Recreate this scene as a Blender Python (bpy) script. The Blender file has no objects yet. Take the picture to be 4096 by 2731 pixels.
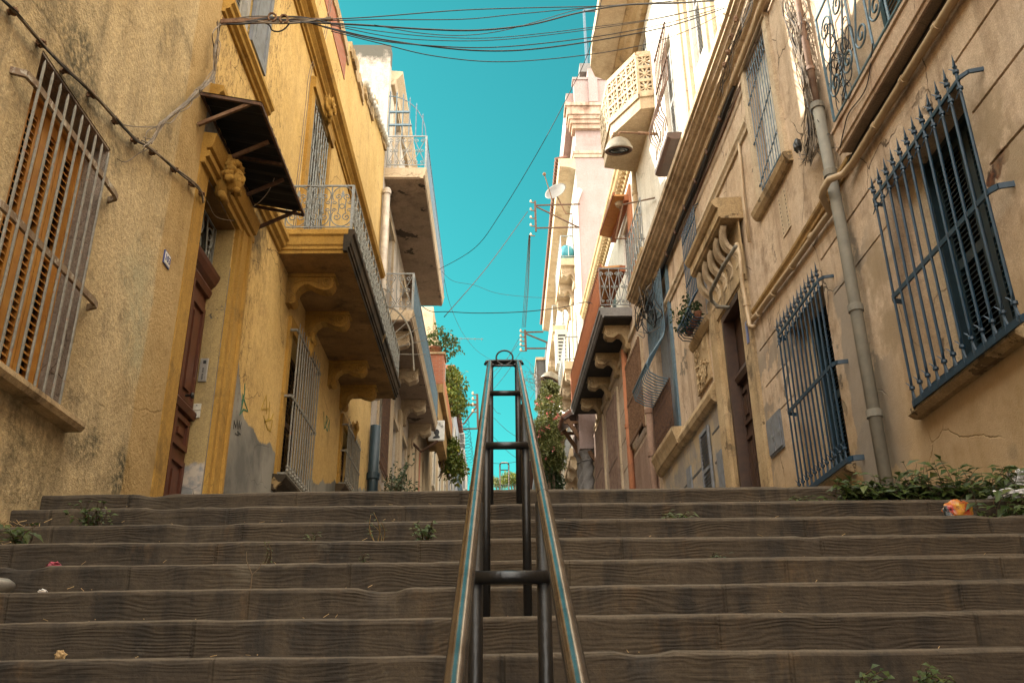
import bpy, bmesh, math, random
from mathutils import Vector, noise as mnoise
random.seed(11)
R = math.radians
# ------------------------------------------------------------------ camera, sky, sun, exposure
sc = bpy.context.scene
C = sc.collection
FPX, P_, Y_, RO_ = 3616.0, R(23.19), R(0.78), R(-0.63)
fw = Vector((math.sin(Y_)*math.cos(P_), math.cos(Y_)*math.cos(P_), math.sin(P_)))
ri = Vector((math.cos(Y_), -math.sin(Y_), 0)); up = ri.cross(fw)
r2 = ri*math.cos(RO_) + up*math.sin(RO_); u2 = -ri*math.sin(RO_) + up*math.cos(RO_)
cam = bpy.data.objects.new('camera', bpy.data.cameras.new('camera'))
from mathutils import Matrix
m = Matrix((r2, u2, -fw)).transposed().to_4x4(); cam.matrix_world = m
cam.data.sensor_width = 36; cam.data.lens = FPX/4096*36; cam.data.clip_end = 2000; cam.data.clip_start = .05
C.objects.link(cam); sc.camera = cam

w = bpy.data.worlds.new('World'); sc.world = w; w.use_nodes = True
nt = w.node_tree; nt.nodes.clear()
SUN_EL, SUN_AZ = R(29), R(18)            # sun stands over the left roofs, a little up the street
sky = nt.nodes.new('ShaderNodeTexSky'); sky.sky_type = 'NISHITA'; sky.sun_disc = False
sky.sun_elevation = SUN_EL; sky.sun_rotation = R(-72); sky.altitude = 50; sky.air_density = 1.0; sky.dust_density = 1.0; sky.ozone_density = 2.5
tint = nt.nodes.new('ShaderNodeMix'); tint.data_type = 'RGBA'; tint.blend_type = 'MULTIPLY'; tint.inputs[0].default_value = 1
tint.inputs[7].default_value = (.11, .60, .375, 1)
nt.links.new(sky.outputs[0], tint.inputs[6])
# unseen fill glow added overhead and behind the camera; clear sky up the street
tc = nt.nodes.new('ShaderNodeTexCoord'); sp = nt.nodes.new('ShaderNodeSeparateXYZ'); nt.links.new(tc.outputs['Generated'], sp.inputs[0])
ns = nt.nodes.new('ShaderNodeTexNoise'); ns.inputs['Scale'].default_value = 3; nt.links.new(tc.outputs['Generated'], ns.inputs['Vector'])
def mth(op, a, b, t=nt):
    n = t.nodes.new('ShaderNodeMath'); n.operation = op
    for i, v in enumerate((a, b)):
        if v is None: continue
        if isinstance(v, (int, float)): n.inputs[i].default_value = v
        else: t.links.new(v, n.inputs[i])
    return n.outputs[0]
fill = mth('SUBTRACT', mth('MULTIPLY', ns.outputs['Fac'], .5), sp.outputs['Y'])
ramp = nt.nodes.new('ShaderNodeMapRange'); nt.links.new(fill, ramp.inputs['Value'])
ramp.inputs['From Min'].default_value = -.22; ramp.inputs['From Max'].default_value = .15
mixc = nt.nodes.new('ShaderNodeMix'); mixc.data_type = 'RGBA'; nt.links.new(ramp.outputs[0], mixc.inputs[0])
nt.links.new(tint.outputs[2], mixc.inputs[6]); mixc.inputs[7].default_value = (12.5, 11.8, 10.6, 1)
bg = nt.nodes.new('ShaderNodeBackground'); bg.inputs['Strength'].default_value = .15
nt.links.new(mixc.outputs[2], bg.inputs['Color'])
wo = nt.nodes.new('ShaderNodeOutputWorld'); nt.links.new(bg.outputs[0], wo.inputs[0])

sun = bpy.data.objects.new('sun', bpy.data.lights.new('sun', 'SUN')); C.objects.link(sun)
sun.data.energy = 4.9; sun.data.angle = R(.5); sun.data.color = (1, .92, .80)
sd = Vector((-math.cos(SUN_EL)*math.cos(SUN_AZ), math.cos(SUN_EL)*math.sin(SUN_AZ), math.sin(SUN_EL)))
sun.rotation_euler = sd.to_track_quat('Z', 'Y').to_euler()
sc.view_settings.view_transform = 'Standard'; sc.view_settings.look = 'None'; sc.view_settings.exposure = 1.65; sc.view_settings.gamma = 1
sc.cycles.max_bounces = 7; sc.cycles.diffuse_bounces = 5; sc.cycles.use_denoising = True

# ------------------------------------------------------------------ points on real planes, read from the photograph (2352 px wide)
def ray(x, y):
    x *= 1.7415; y *= 1.7415
    return (x-2048)/FPX*r2 + (1365.5-y)/FPX*u2 + fw
XL, XR, K = -2.83, 3.3, .025
def onL(x, y, n=0): d = ray(x, y); return d*((XL+n)/d.x)
def onR(x, y, n=0):
    d = ray(x, y); X = XR-n; p = d*(X/d.x)
    return d*((X+K*9)/(d.x+K*d.y)) if p.y > 9 else p
def onY(x, y, Y): d = ray(x, y); return d*(Y/d.y)
def onZ(x, y, Z): d = ray(x, y); return d*(Z/d.z)
def LS(u, v, n): return Vector((XL+n, u, v))
def RS(u, v, n): return Vector((XR-n-K*max(0, u-9), u, v))
def YP(y0): return lambda u, v, n: Vector((u, y0-n, v))     # a plane facing down the street
ID = lambda a, b, c: Vector((a, b, c))

# ------------------------------------------------------------------ mesh helper
class MB:
    def __init__(s): s.v = []; s.f = []
    def add(s, vs, fs):
        o = len(s.v); s.v += [Vector(p) for p in vs]; s.f += [tuple(i+o for i in f) for f in fs]; return s
    def quad(s, *p): return s.add(p, [tuple(range(len(p)))])
    def box(s, T, a0, a1, b0, b1, c0, c1):
        vs = [T(a, b, c) for a in (a0, a1) for b in (b0, b1) for c in (c0, c1)]
        return s.add(vs, [(0,1,3,2),(4,6,7,5),(0,4,5,1),(2,3,7,6),(0,2,6,4),(1,5,7,3)])
    def prism(s, pts0, pts1):
        n = len(pts0)
        s.add(list(pts0)+list(pts1), [tuple(range(n))[::-1], tuple(range(n, 2*n))]+[(i, (i+1) % n, n+(i+1) % n, n+i) for i in range(n)])
        return s
    def mould(s, T, u0, u1, prof):     # profile of (v, n) swept along u
        us = [u0, u1] if not (u0 < 9 < u1) else [u0, 9, u1]
        for a, b in zip(us, us[1:]):
            s.prism([T(a, v, n) for v, n in prof], [T(b, v, n) for v, n in prof])
        return s
    def ext(s, T, poly, c0, c1):       # polygon (a, b) extruded over c
        return s.prism([T(a, b, c0) for a, b in poly], [T(a, b, c1) for a, b in poly])
    def tube(s, pts, r, n=6, r1=None, flat=None):
        pts = [Vector(p) for p in pts]; N = len(pts)
        if N < 2: return s
        base = len(s.v); ref = None
        for i, p in enumerate(pts):
            t = (pts[min(i+1, N-1)]-pts[max(i-1, 0)])
            if t.length < 1e-9: t = Vector((0, 0, 1))
            t.normalize()
            if ref is None: ref = t.orthogonal().normalized()
            a = (ref - t*ref.dot(t))
            a = a.normalized() if a.length > 1e-6 else t.orthogonal().normalized()
            ref = a; b = t.cross(a)
            rr = r if r1 is None else r+(r1-r)*i/(N-1)
            for k in range(n):
                an = 2*math.pi*(k+.5)/n
                s.v.append(p+(a*math.cos(an)+b*math.sin(an))*rr)
        for i in range(N-1):
            for k in range(n):
                k2 = (k+1) % n
                s.f.append((base+i*n+k, base+i*n+k2, base+(i+1)*n+k2, base+(i+1)*n+k))
        s.f.append(tuple(base+k for k in range(n))[::-1]); s.f.append(tuple(base+(N-1)*n+k for k in range(n)))
        return s
    def bar(s, a, b, w_, h_=None):     # rectangular bar between two points
        a, b = Vector(a), Vector(b); h_ = h_ or w_; t = (b-a).normalized()
        x = t.cross(Vector((0, 0, 1))); x = x.normalized() if x.length > .05 else Vector((1, 0, 0))
        y = t.cross(x).normalized(); o = [x*w_/2+y*h_/2, x*w_/2-y*h_/2, -x*w_/2-y*h_/2, -x*w_/2+y*h_/2]
        return s.prism([a+q for q in o], [b+q for q in o])
    def lathe(s, c, prof, ax=Vector((0, 0, 1)), n=20):
        c = Vector(c); ax = Vector(ax).normalized(); a = ax.orthogonal().normalized(); b = ax.cross(a); base = len(s.v)
        for r, h in prof:
            for k in range(n):
                an = 2*math.pi*k/n; s.v.append(c+ax*h+(a*math.cos(an)+b*math.sin(an))*r)
        for i in range(len(prof)-1):
            for k in range(n):
                k2 = (k+1) % n; s.f.append((base+i*n+k, base+i*n+k2, base+(i+1)*n+k2, base+(i+1)*n+k))
        return s
    def blob(s, c, rx, ry, rz, amp=.2, fr=2.0, n=14, seed=0):
        c = Vector(c); base = len(s.v)
        for i in range(n+1):
            th = math.pi*i/n
            for k in range(n*2):
                ph = math.pi*k/n; d = Vector((math.sin(th)*math.cos(ph), math.sin(th)*math.sin(ph), math.cos(th)))
                q = 1+amp*mnoise.noise(d*fr+Vector((seed, seed*.7, 0)))*2
                s.v.append(c+Vector((d.x*rx*q, d.y*ry*q, d.z*rz*q)))
        for i in range(n):
            for k in range(n*2):
                k2 = (k+1) % (n*2); s.f.append((base+i*2*n+k, base+(i+1)*2*n+k, base+(i+1)*2*n+k2, base+i*2*n+k2))
        return s
    def leaf(s, p, d, nrm, L, W):
        p = Vector(p); d = d.normalized(); x = d.cross(nrm); x = x.normalized() if x.length > 1e-4 else d.orthogonal().normalized()
        u = x.cross(d).normalized()
        return s.add([p, p+d*L*.45+x*W/2+u*W*.18, p+d*L-u*L*.12, p+d*L*.45-x*W/2+u*W*.18, p+d*L*.5], [(0,1,4),(1,2,4),(2,3,4),(3,0,4)])
    def build(s, name, mat, parent=None, smooth=False, fix=True, bevel=0):
        me = bpy.data.meshes.new(name); off = Vector(parent.get('_b', (0,0,0))) if parent else Vector((0,0,0))
        me.from_pydata([p-off for p in s.v], [], s.f)
        if fix:
            b = bmesh.new(); b.from_mesh(me); bmesh.ops.remove_doubles(b, verts=b.verts, dist=1e-5); bmesh.ops.recalc_face_normals(b, faces=b.faces); b.to_mesh(me); b.free()
        me.materials.append(mat)
        if smooth:
            for p in me.polygons: p.use_smooth = True
        o = bpy.data.objects.new(name, me); C.objects.link(o)
        if parent: o.parent = parent; o['_b'] = tuple(off)
        if bevel:
            md = o.modifiers.new('bevel', 'BEVEL'); md.width = bevel; md.segments = 2; md.limit_method = 'ANGLE'; md.angle_limit = R(40)
        return o
def tag(o, label=None, cat=None, group=None, kind=None):
    if label: o['label'] = label
    if cat: o['category'] = cat
    if group: o['group'] = group
    if kind: o['kind'] = kind
    return o
def thing(name, label, cat, base, group=None):
    o = bpy.data.objects.new(name, None); C.objects.link(o); o.location = base; o['_b'] = tuple(base)
    o.empty_display_size = .2
    return tag(o, label, cat, group)
def struct(name, mb, mat, **k): return tag(mb.build(name, mat, **k), kind='structure')

# ------------------------------------------------------------------ materials
def newmat(name):
    mt = bpy.data.materials.new(name); mt.use_nodes = True; return mt, mt.node_tree, mt.node_tree.nodes['Principled BSDF']
class NT:
    def __init__(s, t): s.t = t; s.g = t.nodes.new('ShaderNodeNewGeometry'); s.pos = s.g.outputs['Position']
    def lk(s, v, i):
        if hasattr(v, 'links') or hasattr(v, 'is_output'): s.t.links.new(v, i)
        else: i.default_value = v
    def map(s, sc_, loc=(0,0,0)):
        n = s.t.nodes.new('ShaderNodeMapping'); s.t.links.new(s.pos, n.inputs[0]); n.inputs['Scale'].default_value = sc_; n.inputs['Location'].default_value = loc; return n.outputs[0]
    def noise(s, scale, det=4, rough=.55, vec=None, dist=0):
        n = s.t.nodes.new('ShaderNodeTexNoise'); s.t.links.new(vec or s.pos, n.inputs['Vector'])
        n.inputs['Scale'].default_value = scale; n.inputs['Detail'].default_value = det; n.inputs['Roughness'].default_value = rough; n.inputs['Distortion'].default_value = dist
        return n.outputs['Fac']
    def math(s, op, a, b=0.0): return mth(op, a, b, s.t)
    def rng(s, v, a, b, c=0.0, d=1.0):
        n = s.t.nodes.new('ShaderNodeMapRange'); s.t.links.new(v, n.inputs[0])
        for i, x in enumerate((a, b, c, d)): n.inputs[i+1].default_value = x
        return n.outputs[0]
    def mix(s, f, a, b, mode='MIX'):
        n = s.t.nodes.new('ShaderNodeMix'); n.data_type = 'RGBA'; n.blend_type = mode
        s.lk(f, n.inputs[0])
        for i, x in ((6, a), (7, b)):
            if isinstance(x, tuple): n.inputs[i].default_value = x+(1,) if len(x) == 3 else x
            else: s.t.links.new(x, n.inputs[i])
        return n.outputs[2]
    def bump(s, h, strength, dist):
        n = s.t.nodes.new('ShaderNodeBump'); n.inputs['Strength'].default_value = strength; n.inputs['Distance'].default_value = dist
        s.t.links.new(h, n.inputs['Height']); return n.outputs[0]
    def xyz(s):
        n = s.t.nodes.new('ShaderNodeSeparateXYZ'); s.t.links.new(s.pos, n.inputs[0]); return n.outputs
    def spot(s, c, rad, soft=.5, speck=False):
        n = s.t.nodes.new('ShaderNodeVectorMath'); n.operation = 'DISTANCE'; s.t.links.new(s.pos, n.inputs[0]); n.inputs[1].default_value = c
        return s.rng(s.math('ADD', n.outputs['Value'], s.math('MULTIPLY', s.math('SUBTRACT', s.noise(9, 5), .5), rad*2.6)), rad*(1-soft), rad*(1+soft), 1, 0) if not speck else s.math('MULTIPLY', s.rng(s.math('ADD', n.outputs['Value'], s.math('MULTIPLY', s.math('SUBTRACT', s.noise(5, 6), .5), rad*2.6)), rad*(1-soft), rad*(1+soft), 1, 0), s.rng(s.noise(22, 7, .75), .40, .56))
def plaster(name, c1, c2, dirt=(.16,.12,.08), dirt_amt=.5, peel=None, peel_at=.64, peel_scale=1.1, crack=.6, crack_scale=1.2, fine=70, fine_amt=.35, rough=.9, extra=None, streak=.6):
    mt, t, b = newmat(name); n = NT(t)
    col = n.mix(n.rng(n.noise(.8, 6, .6), .38, .62), c1, c2)
    sv = n.map((3.2, 3.2, .22)); st = n.rng(n.noise(1.0, 7, .68, sv), .47, .66)
    col = n.mix(n.math('MULTIPLY', n.math('MULTIPLY', st, n.rng(n.noise(.5, 3), .4, .6)), streak), col, dirt)
    bl = n.rng(n.noise(2.3, 9, .72), .54, .68); col = n.mix(n.math('MULTIPLY', bl, dirt_amt), col, dirt)
    lt = n.rng(n.noise(1.4, 7, .65, n.map((1,1,1),(7,3,1))), .55, .75); col = n.mix(n.math('MULTIPLY', lt, .3), col, tuple(min(1, x*1.5) for x in c1))
    h = n.noise(fine, 4, .7)
    col = n.mix(1.0, col, n.mix(n.rng(h, .25, .75), (.62,.62,.62), (1.28,1.28,1.28)), 'MULTIPLY')
    md_ = n.noise(16, 9, .75); col = n.mix(1.0, col, n.mix(n.rng(md_, .3, .7), (.84,.83,.80), (1.13,1.13,1.13)), 'MULTIPLY')
    pit = n.math('MULTIPLY', n.rng(n.noise(26, 6, .7, n.map((1,1,.75),(4,4,4))), .63, .69), n.rng(n.noise(1.3, 4), .42, .58)); col = n.mix(n.math('MULTIPLY', pit, .65), col, dirt)
    hh = n.math('MULTIPLY', h, fine_amt)
    hh = n.math('ADD', hh, n.math('MULTIPLY', n.noise(4.5, 5, .6), .9))
    if crack:
        wv = t.nodes.new('ShaderNodeTexVoronoi'); wv.feature = 'DISTANCE_TO_EDGE'; wv.inputs['Scale'].default_value = crack_scale
        dn = t.nodes.new('ShaderNodeTexNoise'); dn.inputs['Scale'].default_value = 3; dn.inputs['Detail'].default_value = 6; t.links.new(n.pos, dn.inputs['Vector'])
        va = t.nodes.new('ShaderNodeVectorMath'); va.operation = 'MULTIPLY_ADD'; t.links.new(dn.outputs['Color'], va.inputs[0]); va.inputs[1].default_value = (.28,.28,.28); t.links.new(n.pos, va.inputs[2])
        t.links.new(va.outputs[0], wv.inputs['Vector'])
        cm = n.math('MULTIPLY', n.rng(wv.outputs['Distance'], .002, .008, 1, 0), n.rng(n.noise(.9, 3, .5, n.map((1,1,1),(3,9,4))), .5, .58))
        cm = n.math('MULTIPLY', cm, crack)
        col = n.mix(cm, col, (.06,.04,.025)); hh = n.math('SUBTRACT', hh, n.math('MULTIPLY', cm, .8))
    if peel:
        pn = n.noise(peel_scale, 9, .62, n.map((1,1,1),(1,5,2))); pm = n.rng(pn, peel_at, peel_at+.012)
        ed = n.math('MULTIPLY', pm, n.rng(pn, peel_at+.012, peel_at+.03, 1, 0))
        col = n.mix(pm, col, n.mix(n.noise(12, 5), peel, tuple(x*.6 for x in peel))); col = n.mix(n.math('MULTIPLY', ed, .5), col, (.08,.06,.04))
        hh = n.math('SUBTRACT', hh, n.math('MULTIPLY', pm, 1.0))
    if extra: col = extra(n, col)
    t.links.new(col, b.inputs['Base Color']); b.inputs['Roughness'].default_value = rough; b.inputs['Specular IOR Level'].default_value = .25
    t.links.new(n.bump(hh, .9, .012), b.inputs['Normal'])
    return mt
def simple(name, c, rough=.6, metal=0.0, var=.25, scale=14, rust=None, rust_at=.6, bump=.2, c2=None, spec=.4, fine=90):
    mt, t, b = newmat(name); n = NT(t)
    ns_ = n.noise(scale, 6, .65); d = c2 or tuple(x*(1-var*1.6) for x in c)
    col = n.mix(n.rng(ns_, .35, .65), c, d)
    if rust:
        col = n.mix(n.rng(n.noise(scale*.6, 8, .7, n.map((1,1,1),(4,2,8))), rust_at, rust_at+.06), col, rust)
    t.links.new(col, b.inputs['Base Color']); b.inputs['Roughness'].default_value = rough; b.inputs['Metallic'].default_value = metal; b.inputs['Specular IOR Level'].default_value = spec
    if bump: t.links.new(n.bump(n.math('ADD', n.noise(fine, 3), ns_), bump, .004), b.inputs['Normal'])
    return mt
def leafmat(name, c1, c2, c3=None):
    mt, t, b = newmat(name); n = NT(t)
    rnd = n.g.outputs['Random Per Island']
    col = n.mix(rnd, c1, c2)
    if c3: col = n.mix(n.rng(n.math('FRACT', n.math('MULTIPLY', rnd, 7.3)), .8, .82), col, c3)
    col = n.mix(n.rng(n.noise(2.0, 3), .35, .65), col, n.mix(.5, col, (.03,.035,.01)))
    t.links.new(col, b.inputs['Base Color']); b.inputs['Roughness'].default_value = .5; b.inputs['Specular IOR Level'].default_value = .3
    tr = t.nodes.new('ShaderNodeBsdfTranslucent'); t.links.new(col, tr.inputs[0]); mx = t.nodes.new('ShaderNodeMixShader'); mx.inputs[0].default_value = .25
    out = t.nodes['Material Output']; t.links.new(b.outputs[0], mx.inputs[1]); t.links.new(tr.outputs[0], mx.inputs[2]); t.links.new(mx.outputs[0], out.inputs[0])
    return mt
def lb1_extra(n, col):
    for c, r, k in (((XL, 6.62, 1.72), .2, .95), ((XL, 6.6, 1.9), .12, .7), ((XL, 6.05, 1.85), .13, .8), ((XL, 5.85, 1.75), .10, .7), ((XL, 6.75, 4.75), .14, .6), ((XL, 4.9, 4.05), .34, .8), ((XL,5.3,1.45),.3,.5), ((XL, 4.3, 4.7), .55, .6), ((XL, 5.6, 3.9), .12, .6), ((XL, 5.0, 1.75), .25, .35), ((XL, 6.2, 2.9), .07, .4)):
        col = n.mix(n.math('MULTIPLY', n.spot(c, r, .6, True), k), col, (.055,.05,.03))
    for c, r in (((XL, 6.35, 3.25), .22), ((XL, 6.55, 2.75), .2)):
        col = n.mix(n.math('MULTIPLY', n.spot(c, r, .9), .28), col, (.25,.32,.24))
    y = n.xyz()[1]; z = n.xyz()[2]
    ed = n.math('ADD', y, n.math('MULTIPLY', n.math('SUBTRACT', n.noise(1.5, 3), .5), .12))
    col = n.mix(n.math('MULTIPLY', n.rng(ed, 6.62, 6.66), .55), col, (.36,.22,.07))
    return col
def lb2_extra(n, col):
    x, y, z = n.xyz()[0:3]
    edge = n.math('SUBTRACT', n.math('ADD', z, n.math('MULTIPLY', n.math('SUBTRACT', n.noise(2.2, 5), .5), .35)), n.math('MULTIPLY', n.math('MAXIMUM', n.math('SUBTRACT', y, 12), 0), .22))
    edge = n.math('SUBTRACT', edge, n.math('MULTIPLY', n.math('MAXIMUM', n.math('SUBTRACT', 9.45, y), 0), 1.3))
    low = n.rng(edge, 3.16, 3.19, 1, 0)
    grey = n.mix(n.rng(n.noise(1.3, 5), .42, .6), (.26,.245,.215), (.13,.125,.115))
    col = n.mix(low, col, grey)
    # loosened paint flakes beside the door surround and under the sill course
    v = n.map((5.5, 5.5, 1.7)); f = n.noise(1.6, 8, .62, v)
    zone = n.math('MULTIPLY', n.rng(n.math('ADD', y, n.math('MULTIPLY', n.noise(2, 3), .8)), 9.6, 10.6, 1, 0), n.rng(z, 2.8, 3.6))
    fl = n.math('MULTIPLY', n.rng(n.math('ABSOLUTE', n.math('SUBTRACT', f, .54)), .006, .02, 1, 0), zone)
    col = n.mix(n.math('MULTIPLY', fl, .85), col, (.09,.05,.02))
    bk = n.math('MULTIPLY', n.rng(f, .62, .635), zone); col = n.mix(bk, col, (.26,.15,.06))
    soot = n.math('MULTIPLY', n.spot((XL, 9.25, 5.35), .3, .6), .85); col = n.mix(soot, col, (.03,.02,.012))
    return col
def rb1_extra(n, col):
    z = n.xyz()[2]; y = n.xyz()[1]
    lo = n.rng(n.math('ADD', z, n.math('MULTIPLY', n.math('SUBTRACT', n.noise(1.2, 5), .5), .6)), 2.2, 3.3, 1, 0)
    col = n.mix(n.math('MULTIPLY', lo, .65), col, (.36,.24,.11))
    cem = n.math('MULTIPLY', n.rng(n.noise(.9, 8, .6, n.map((1,1,1),(2,2,9))), .55, .57), n.rng(y, 6.9, 7.3))
    cem = n.math('MULTIPLY', cem, n.rng(z, 4.2, 4.5, 1, 0))
    col = n.mix(n.math('MULTIPLY', cem, .8), col, n.mix(n.noise(7, 4), (.26,.22,.17), (.17,.14,.11)))
    st = n.rng(n.math('ADD', n.math('ABSOLUTE', n.math('SUBTRACT', y, 7.78)), n.math('MULTIPLY', n.math('SUBTRACT', n.noise(1.8, 6, .6), .5), .5)), .22, .26, 1, 0)
    st = n.math('MULTIPLY', st, n.rng(n.math('ADD', z, n.math('MULTIPLY', n.noise(3, 4), .3)), 4.1, 4.2, 1, 0))
    col = n.mix(n.math('MULTIPLY', st, .8), col, n.mix(n.noise(5, 6, .7), (.19,.165,.14), (.30,.26,.21)))
    for c, r in (((XR, 4.95, 3.42), .07), ((XR, 5.04, 3.38), .075), ((XR, 5.12, 3.35), .06)):
        col = n.mix(n.math('MULTIPLY', n.spot(c, r, .15), .92), col, n.mix(n.rng(n.noise(20, 4), .4, .6), (.14,.045,.015), (.03,.015,.01)))
    # sooty dado between the vents and the worn ledge
    gd = n.math('MULTIPLY', n.math('MULTIPLY', n.rng(y, 12.55, 12.6), n.rng(y, 16.9, 16.95, 1, 0)), n.rng(z, 4.5, 4.52, 1, 0))
    col = n.mix(n.math('MULTIPLY', gd, .8), col, n.mix(n.rng(n.noise(2.4, 8, .65), .45, .58), (.20,.185,.165), (.33,.26,.16)))
    for c, r in (((XR, 5.0, 3.7), .22), ((XR, 4.8, 3.3), .2), ((XR, 7.0, 3.7), .25), ((XR, 6.95, 3.1), .2), ((XR, 10.4, 3.1), .3), ((XR, 10.55, 2.5), .2), ((XR, 5.15, 1.75), .06), ((XR, 5.6, 1.6), .05), ((XR, 9.9, 7.3), .18)):
        col = n.mix(n.math('MULTIPLY', n.spot(c, r, .4), .75), col, (.27,.2,.12))
    return col
M = {}
M['stucco'] = plaster('rough beige stucco', (.50,.385,.225), (.41,.30,.155), dirt=(.12,.095,.06), dirt_amt=.7, crack=.35, crack_scale=.5, fine=38, fine_amt=1.5, extra=lb1_extra)
M['yellow'] = plaster('yellow ochre plaster', (.60,.41,.165), (.52,.345,.125), dirt=(.20,.13,.06), dirt_amt=.4, crack=.8, crack_scale=1.6, fine=80, fine_amt=.3, extra=lb2_extra, streak=.3)
M['ochre'] = plaster('deep ochre trim paint', (.40,.235,.055), (.32,.175,.035), dirt=(.10,.06,.025), dirt_amt=.6, crack=.3, fine=90, peel=(.40,.32,.2), peel_at=.7, peel_scale=2)
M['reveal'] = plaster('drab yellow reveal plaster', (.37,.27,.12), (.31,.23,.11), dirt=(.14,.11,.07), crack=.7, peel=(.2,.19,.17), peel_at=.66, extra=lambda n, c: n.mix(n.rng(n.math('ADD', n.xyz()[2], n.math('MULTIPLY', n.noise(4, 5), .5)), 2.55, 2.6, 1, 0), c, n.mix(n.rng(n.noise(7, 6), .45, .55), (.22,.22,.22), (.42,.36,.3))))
M['soffit'] = plaster('shade darkened ochre soffit', (.28,.16,.055), (.20,.11,.035), dirt=(.03,.02,.012), dirt_amt=.7, crack=.3, peel=(.12,.10,.08), peel_at=.66)  # base colour darkened to carry the shade under the slabs
M['blackedge'] = plaster('black lichen slab edge', (.09,.06,.035), (.02,.017,.012), dirt=(.01,.01,.008), dirt_amt=.9, crack=.2, peel=(.30,.2,.09), peel_at=.62, peel_scale=3)
M['pinkish'] = plaster('worn pinkish beige plaster', (.53,.41,.30), (.45,.33,.22), dirt=(.19,.12,.07), dirt_amt=.65, streak=1.0, crack=.9, crack_scale=.9, peel=(.29,.235,.17), peel_at=.655, peel_scale=1.0, fine=80, extra=rb1_extra)
M['cream'] = plaster('cream lime plaster', (.50,.40,.28), (.43,.33,.22), dirt=(.2,.13,.07), dirt_amt=.4, crack=.5, peel=(.3,.22,.15), peel_at=.68, peel_scale=2)
M['stone'] = plaster('weathered cream stone trim', (.46,.34,.20), (.36,.25,.13), dirt=(.09,.06,.035), dirt_amt=.8, crack=.4, peel=(.22,.15,.08), peel_at=.62, peel_scale=2.2, streak=.9)
M['white'] = plaster('peeling white limewash', (.74,.70,.62), (.66,.60,.50), dirt=(.25,.18,.1), dirt_amt=.25, crack=.5, peel=(.42,.33,.2), peel_at=.69, peel_scale=1.6, streak=.4)
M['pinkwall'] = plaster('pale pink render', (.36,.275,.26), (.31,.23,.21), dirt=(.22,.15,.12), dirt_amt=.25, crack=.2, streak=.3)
M['greywall'] = plaster('mould stained whitish render', (.52,.46,.40), (.45,.39,.33), dirt=(.10,.09,.08), dirt_amt=.6, crack=.4, extra=lambda n, c: n.mix(n.rng(n.math('ADD', n.xyz()[2], n.math('MULTIPLY', n.noise(1.5, 7, .7), 2.4)), 16.9, 17.3), c, (.09,.085,.07)))
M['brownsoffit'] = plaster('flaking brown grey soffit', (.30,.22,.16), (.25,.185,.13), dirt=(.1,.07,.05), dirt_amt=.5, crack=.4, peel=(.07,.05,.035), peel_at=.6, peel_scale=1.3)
M['terracotta'] = plaster('terracotta painted plaster', (.42,.17,.08), (.36,.14,.07), dirt=(.2,.1,.06), crack=.2)
M['rosedado'] = plaster('faded rose dado', (.30,.20,.145), (.24,.15,.11), dirt=(.15,.09,.06), crack=.3)
M['greydark'] = plaster('dark grey rendered dado', (.10,.095,.09), (.06,.06,.06), dirt=(.03,.03,.03), crack=.5, peel=(.35,.3,.22), peel_at=.66)
M['concrete'] = plaster('grey concrete', (.22,.205,.195), (.17,.16,.15), dirt=(.09,.08,.075), crack=.2)
M['lilac'] = plaster('bluish white render', (.56,.56,.60), (.48,.48,.52), dirt=(.2,.2,.2), crack=0)
M['tanslab'] = plaster('ochre stained slab', (.36,.23,.09), (.3,.19,.08), dirt=(.08,.05,.03), dirt_amt=.7, crack=.3)
M['whiteiron'] = simple('weathered white painted iron', (.21,.195,.16), .55, .1, rust=(.2,.08,.03), rust_at=.6, scale=30)
M['rust'] = simple('rusty iron', (.10,.045,.02), .8, .2, c2=(.19,.11,.06), scale=22, bump=.4)
M['rustdark'] = simple('dark rusty iron', (.045,.025,.02), .8, .2, c2=(.12,.06,.03), scale=22)
M['greyiron'] = simple('grey painted wrought iron', (.24,.25,.24), .5, .2, rust=(.14,.09,.05), rust_at=.58, scale=24)
M['blueiron'] = simple('dark teal painted iron', (.005,.032,.062), .5, .0, rust=(.07,.05,.045), rust_at=.68, scale=18, spec=.5)
M['palebue'] = simple('faded blue grille paint', (.10,.16,.20), .45, .1, rust=(.10,.08,.06), rust_at=.62, scale=20)
M['blackpaint'] = simple('black enamel steel', (.008,.008,.009), .38, 0, scale=40, rust=(.05,.045,.04), rust_at=.66, spec=.5, bump=.35)
M['steel'] = simple('worn steel rail', (.27,.25,.235), .2, .95, c2=(.15,.125,.105), scale=14, bump=.12, spec=.5, rust=(.10,.06,.035), rust_at=.64)
M['orangewood'] = simple('orange brown varnished wood', (.42,.20,.035), .55, 0, c2=(.33,.14,.025), scale=10, rust=(.15,.07,.03), rust_at=.66)
M['redwood'] = simple('flaking red brown door paint', (.10,.030,.014), .5, 0, c2=(.065,.02,.010), scale=9, rust=(.42,.33,.2), rust_at=.665, fine=60)
M['darkwood'] = simple('dark brown varnished wood', (.06,.028,.015), .5, 0, c2=(.035,.017,.01), scale=8)
M['tealwood'] = simple('dark teal shutter paint', (.012,.03,.04), .5, 0, c2=(.008,.02,.028), scale=9)
M['greywood'] = simple('grey painted shutter', (.17,.18,.20), .6, 0, c2=(.12,.12,.12), scale=9, fine=50)
M['greywood2'] = simple('pale grey weathered wood', (.30,.29,.27), .7, 0, c2=(.18,.165,.14), scale=7, rust=(.08,.06,.04), rust_at=.6)
M['sheet'] = simple('dark corrugated sheet', (.006,.006,.006), .8, 0, c2=(.012,.011,.010), scale=6)
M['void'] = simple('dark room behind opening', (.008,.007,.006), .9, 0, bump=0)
M['glass'] = simple('dusty window glass', (.05,.055,.055), .15, 0, scale=3, bump=0, spec=.6)
M['cable'] = simple('black cable', (.02,.018,.018), .6, 0, bump=0)
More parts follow.
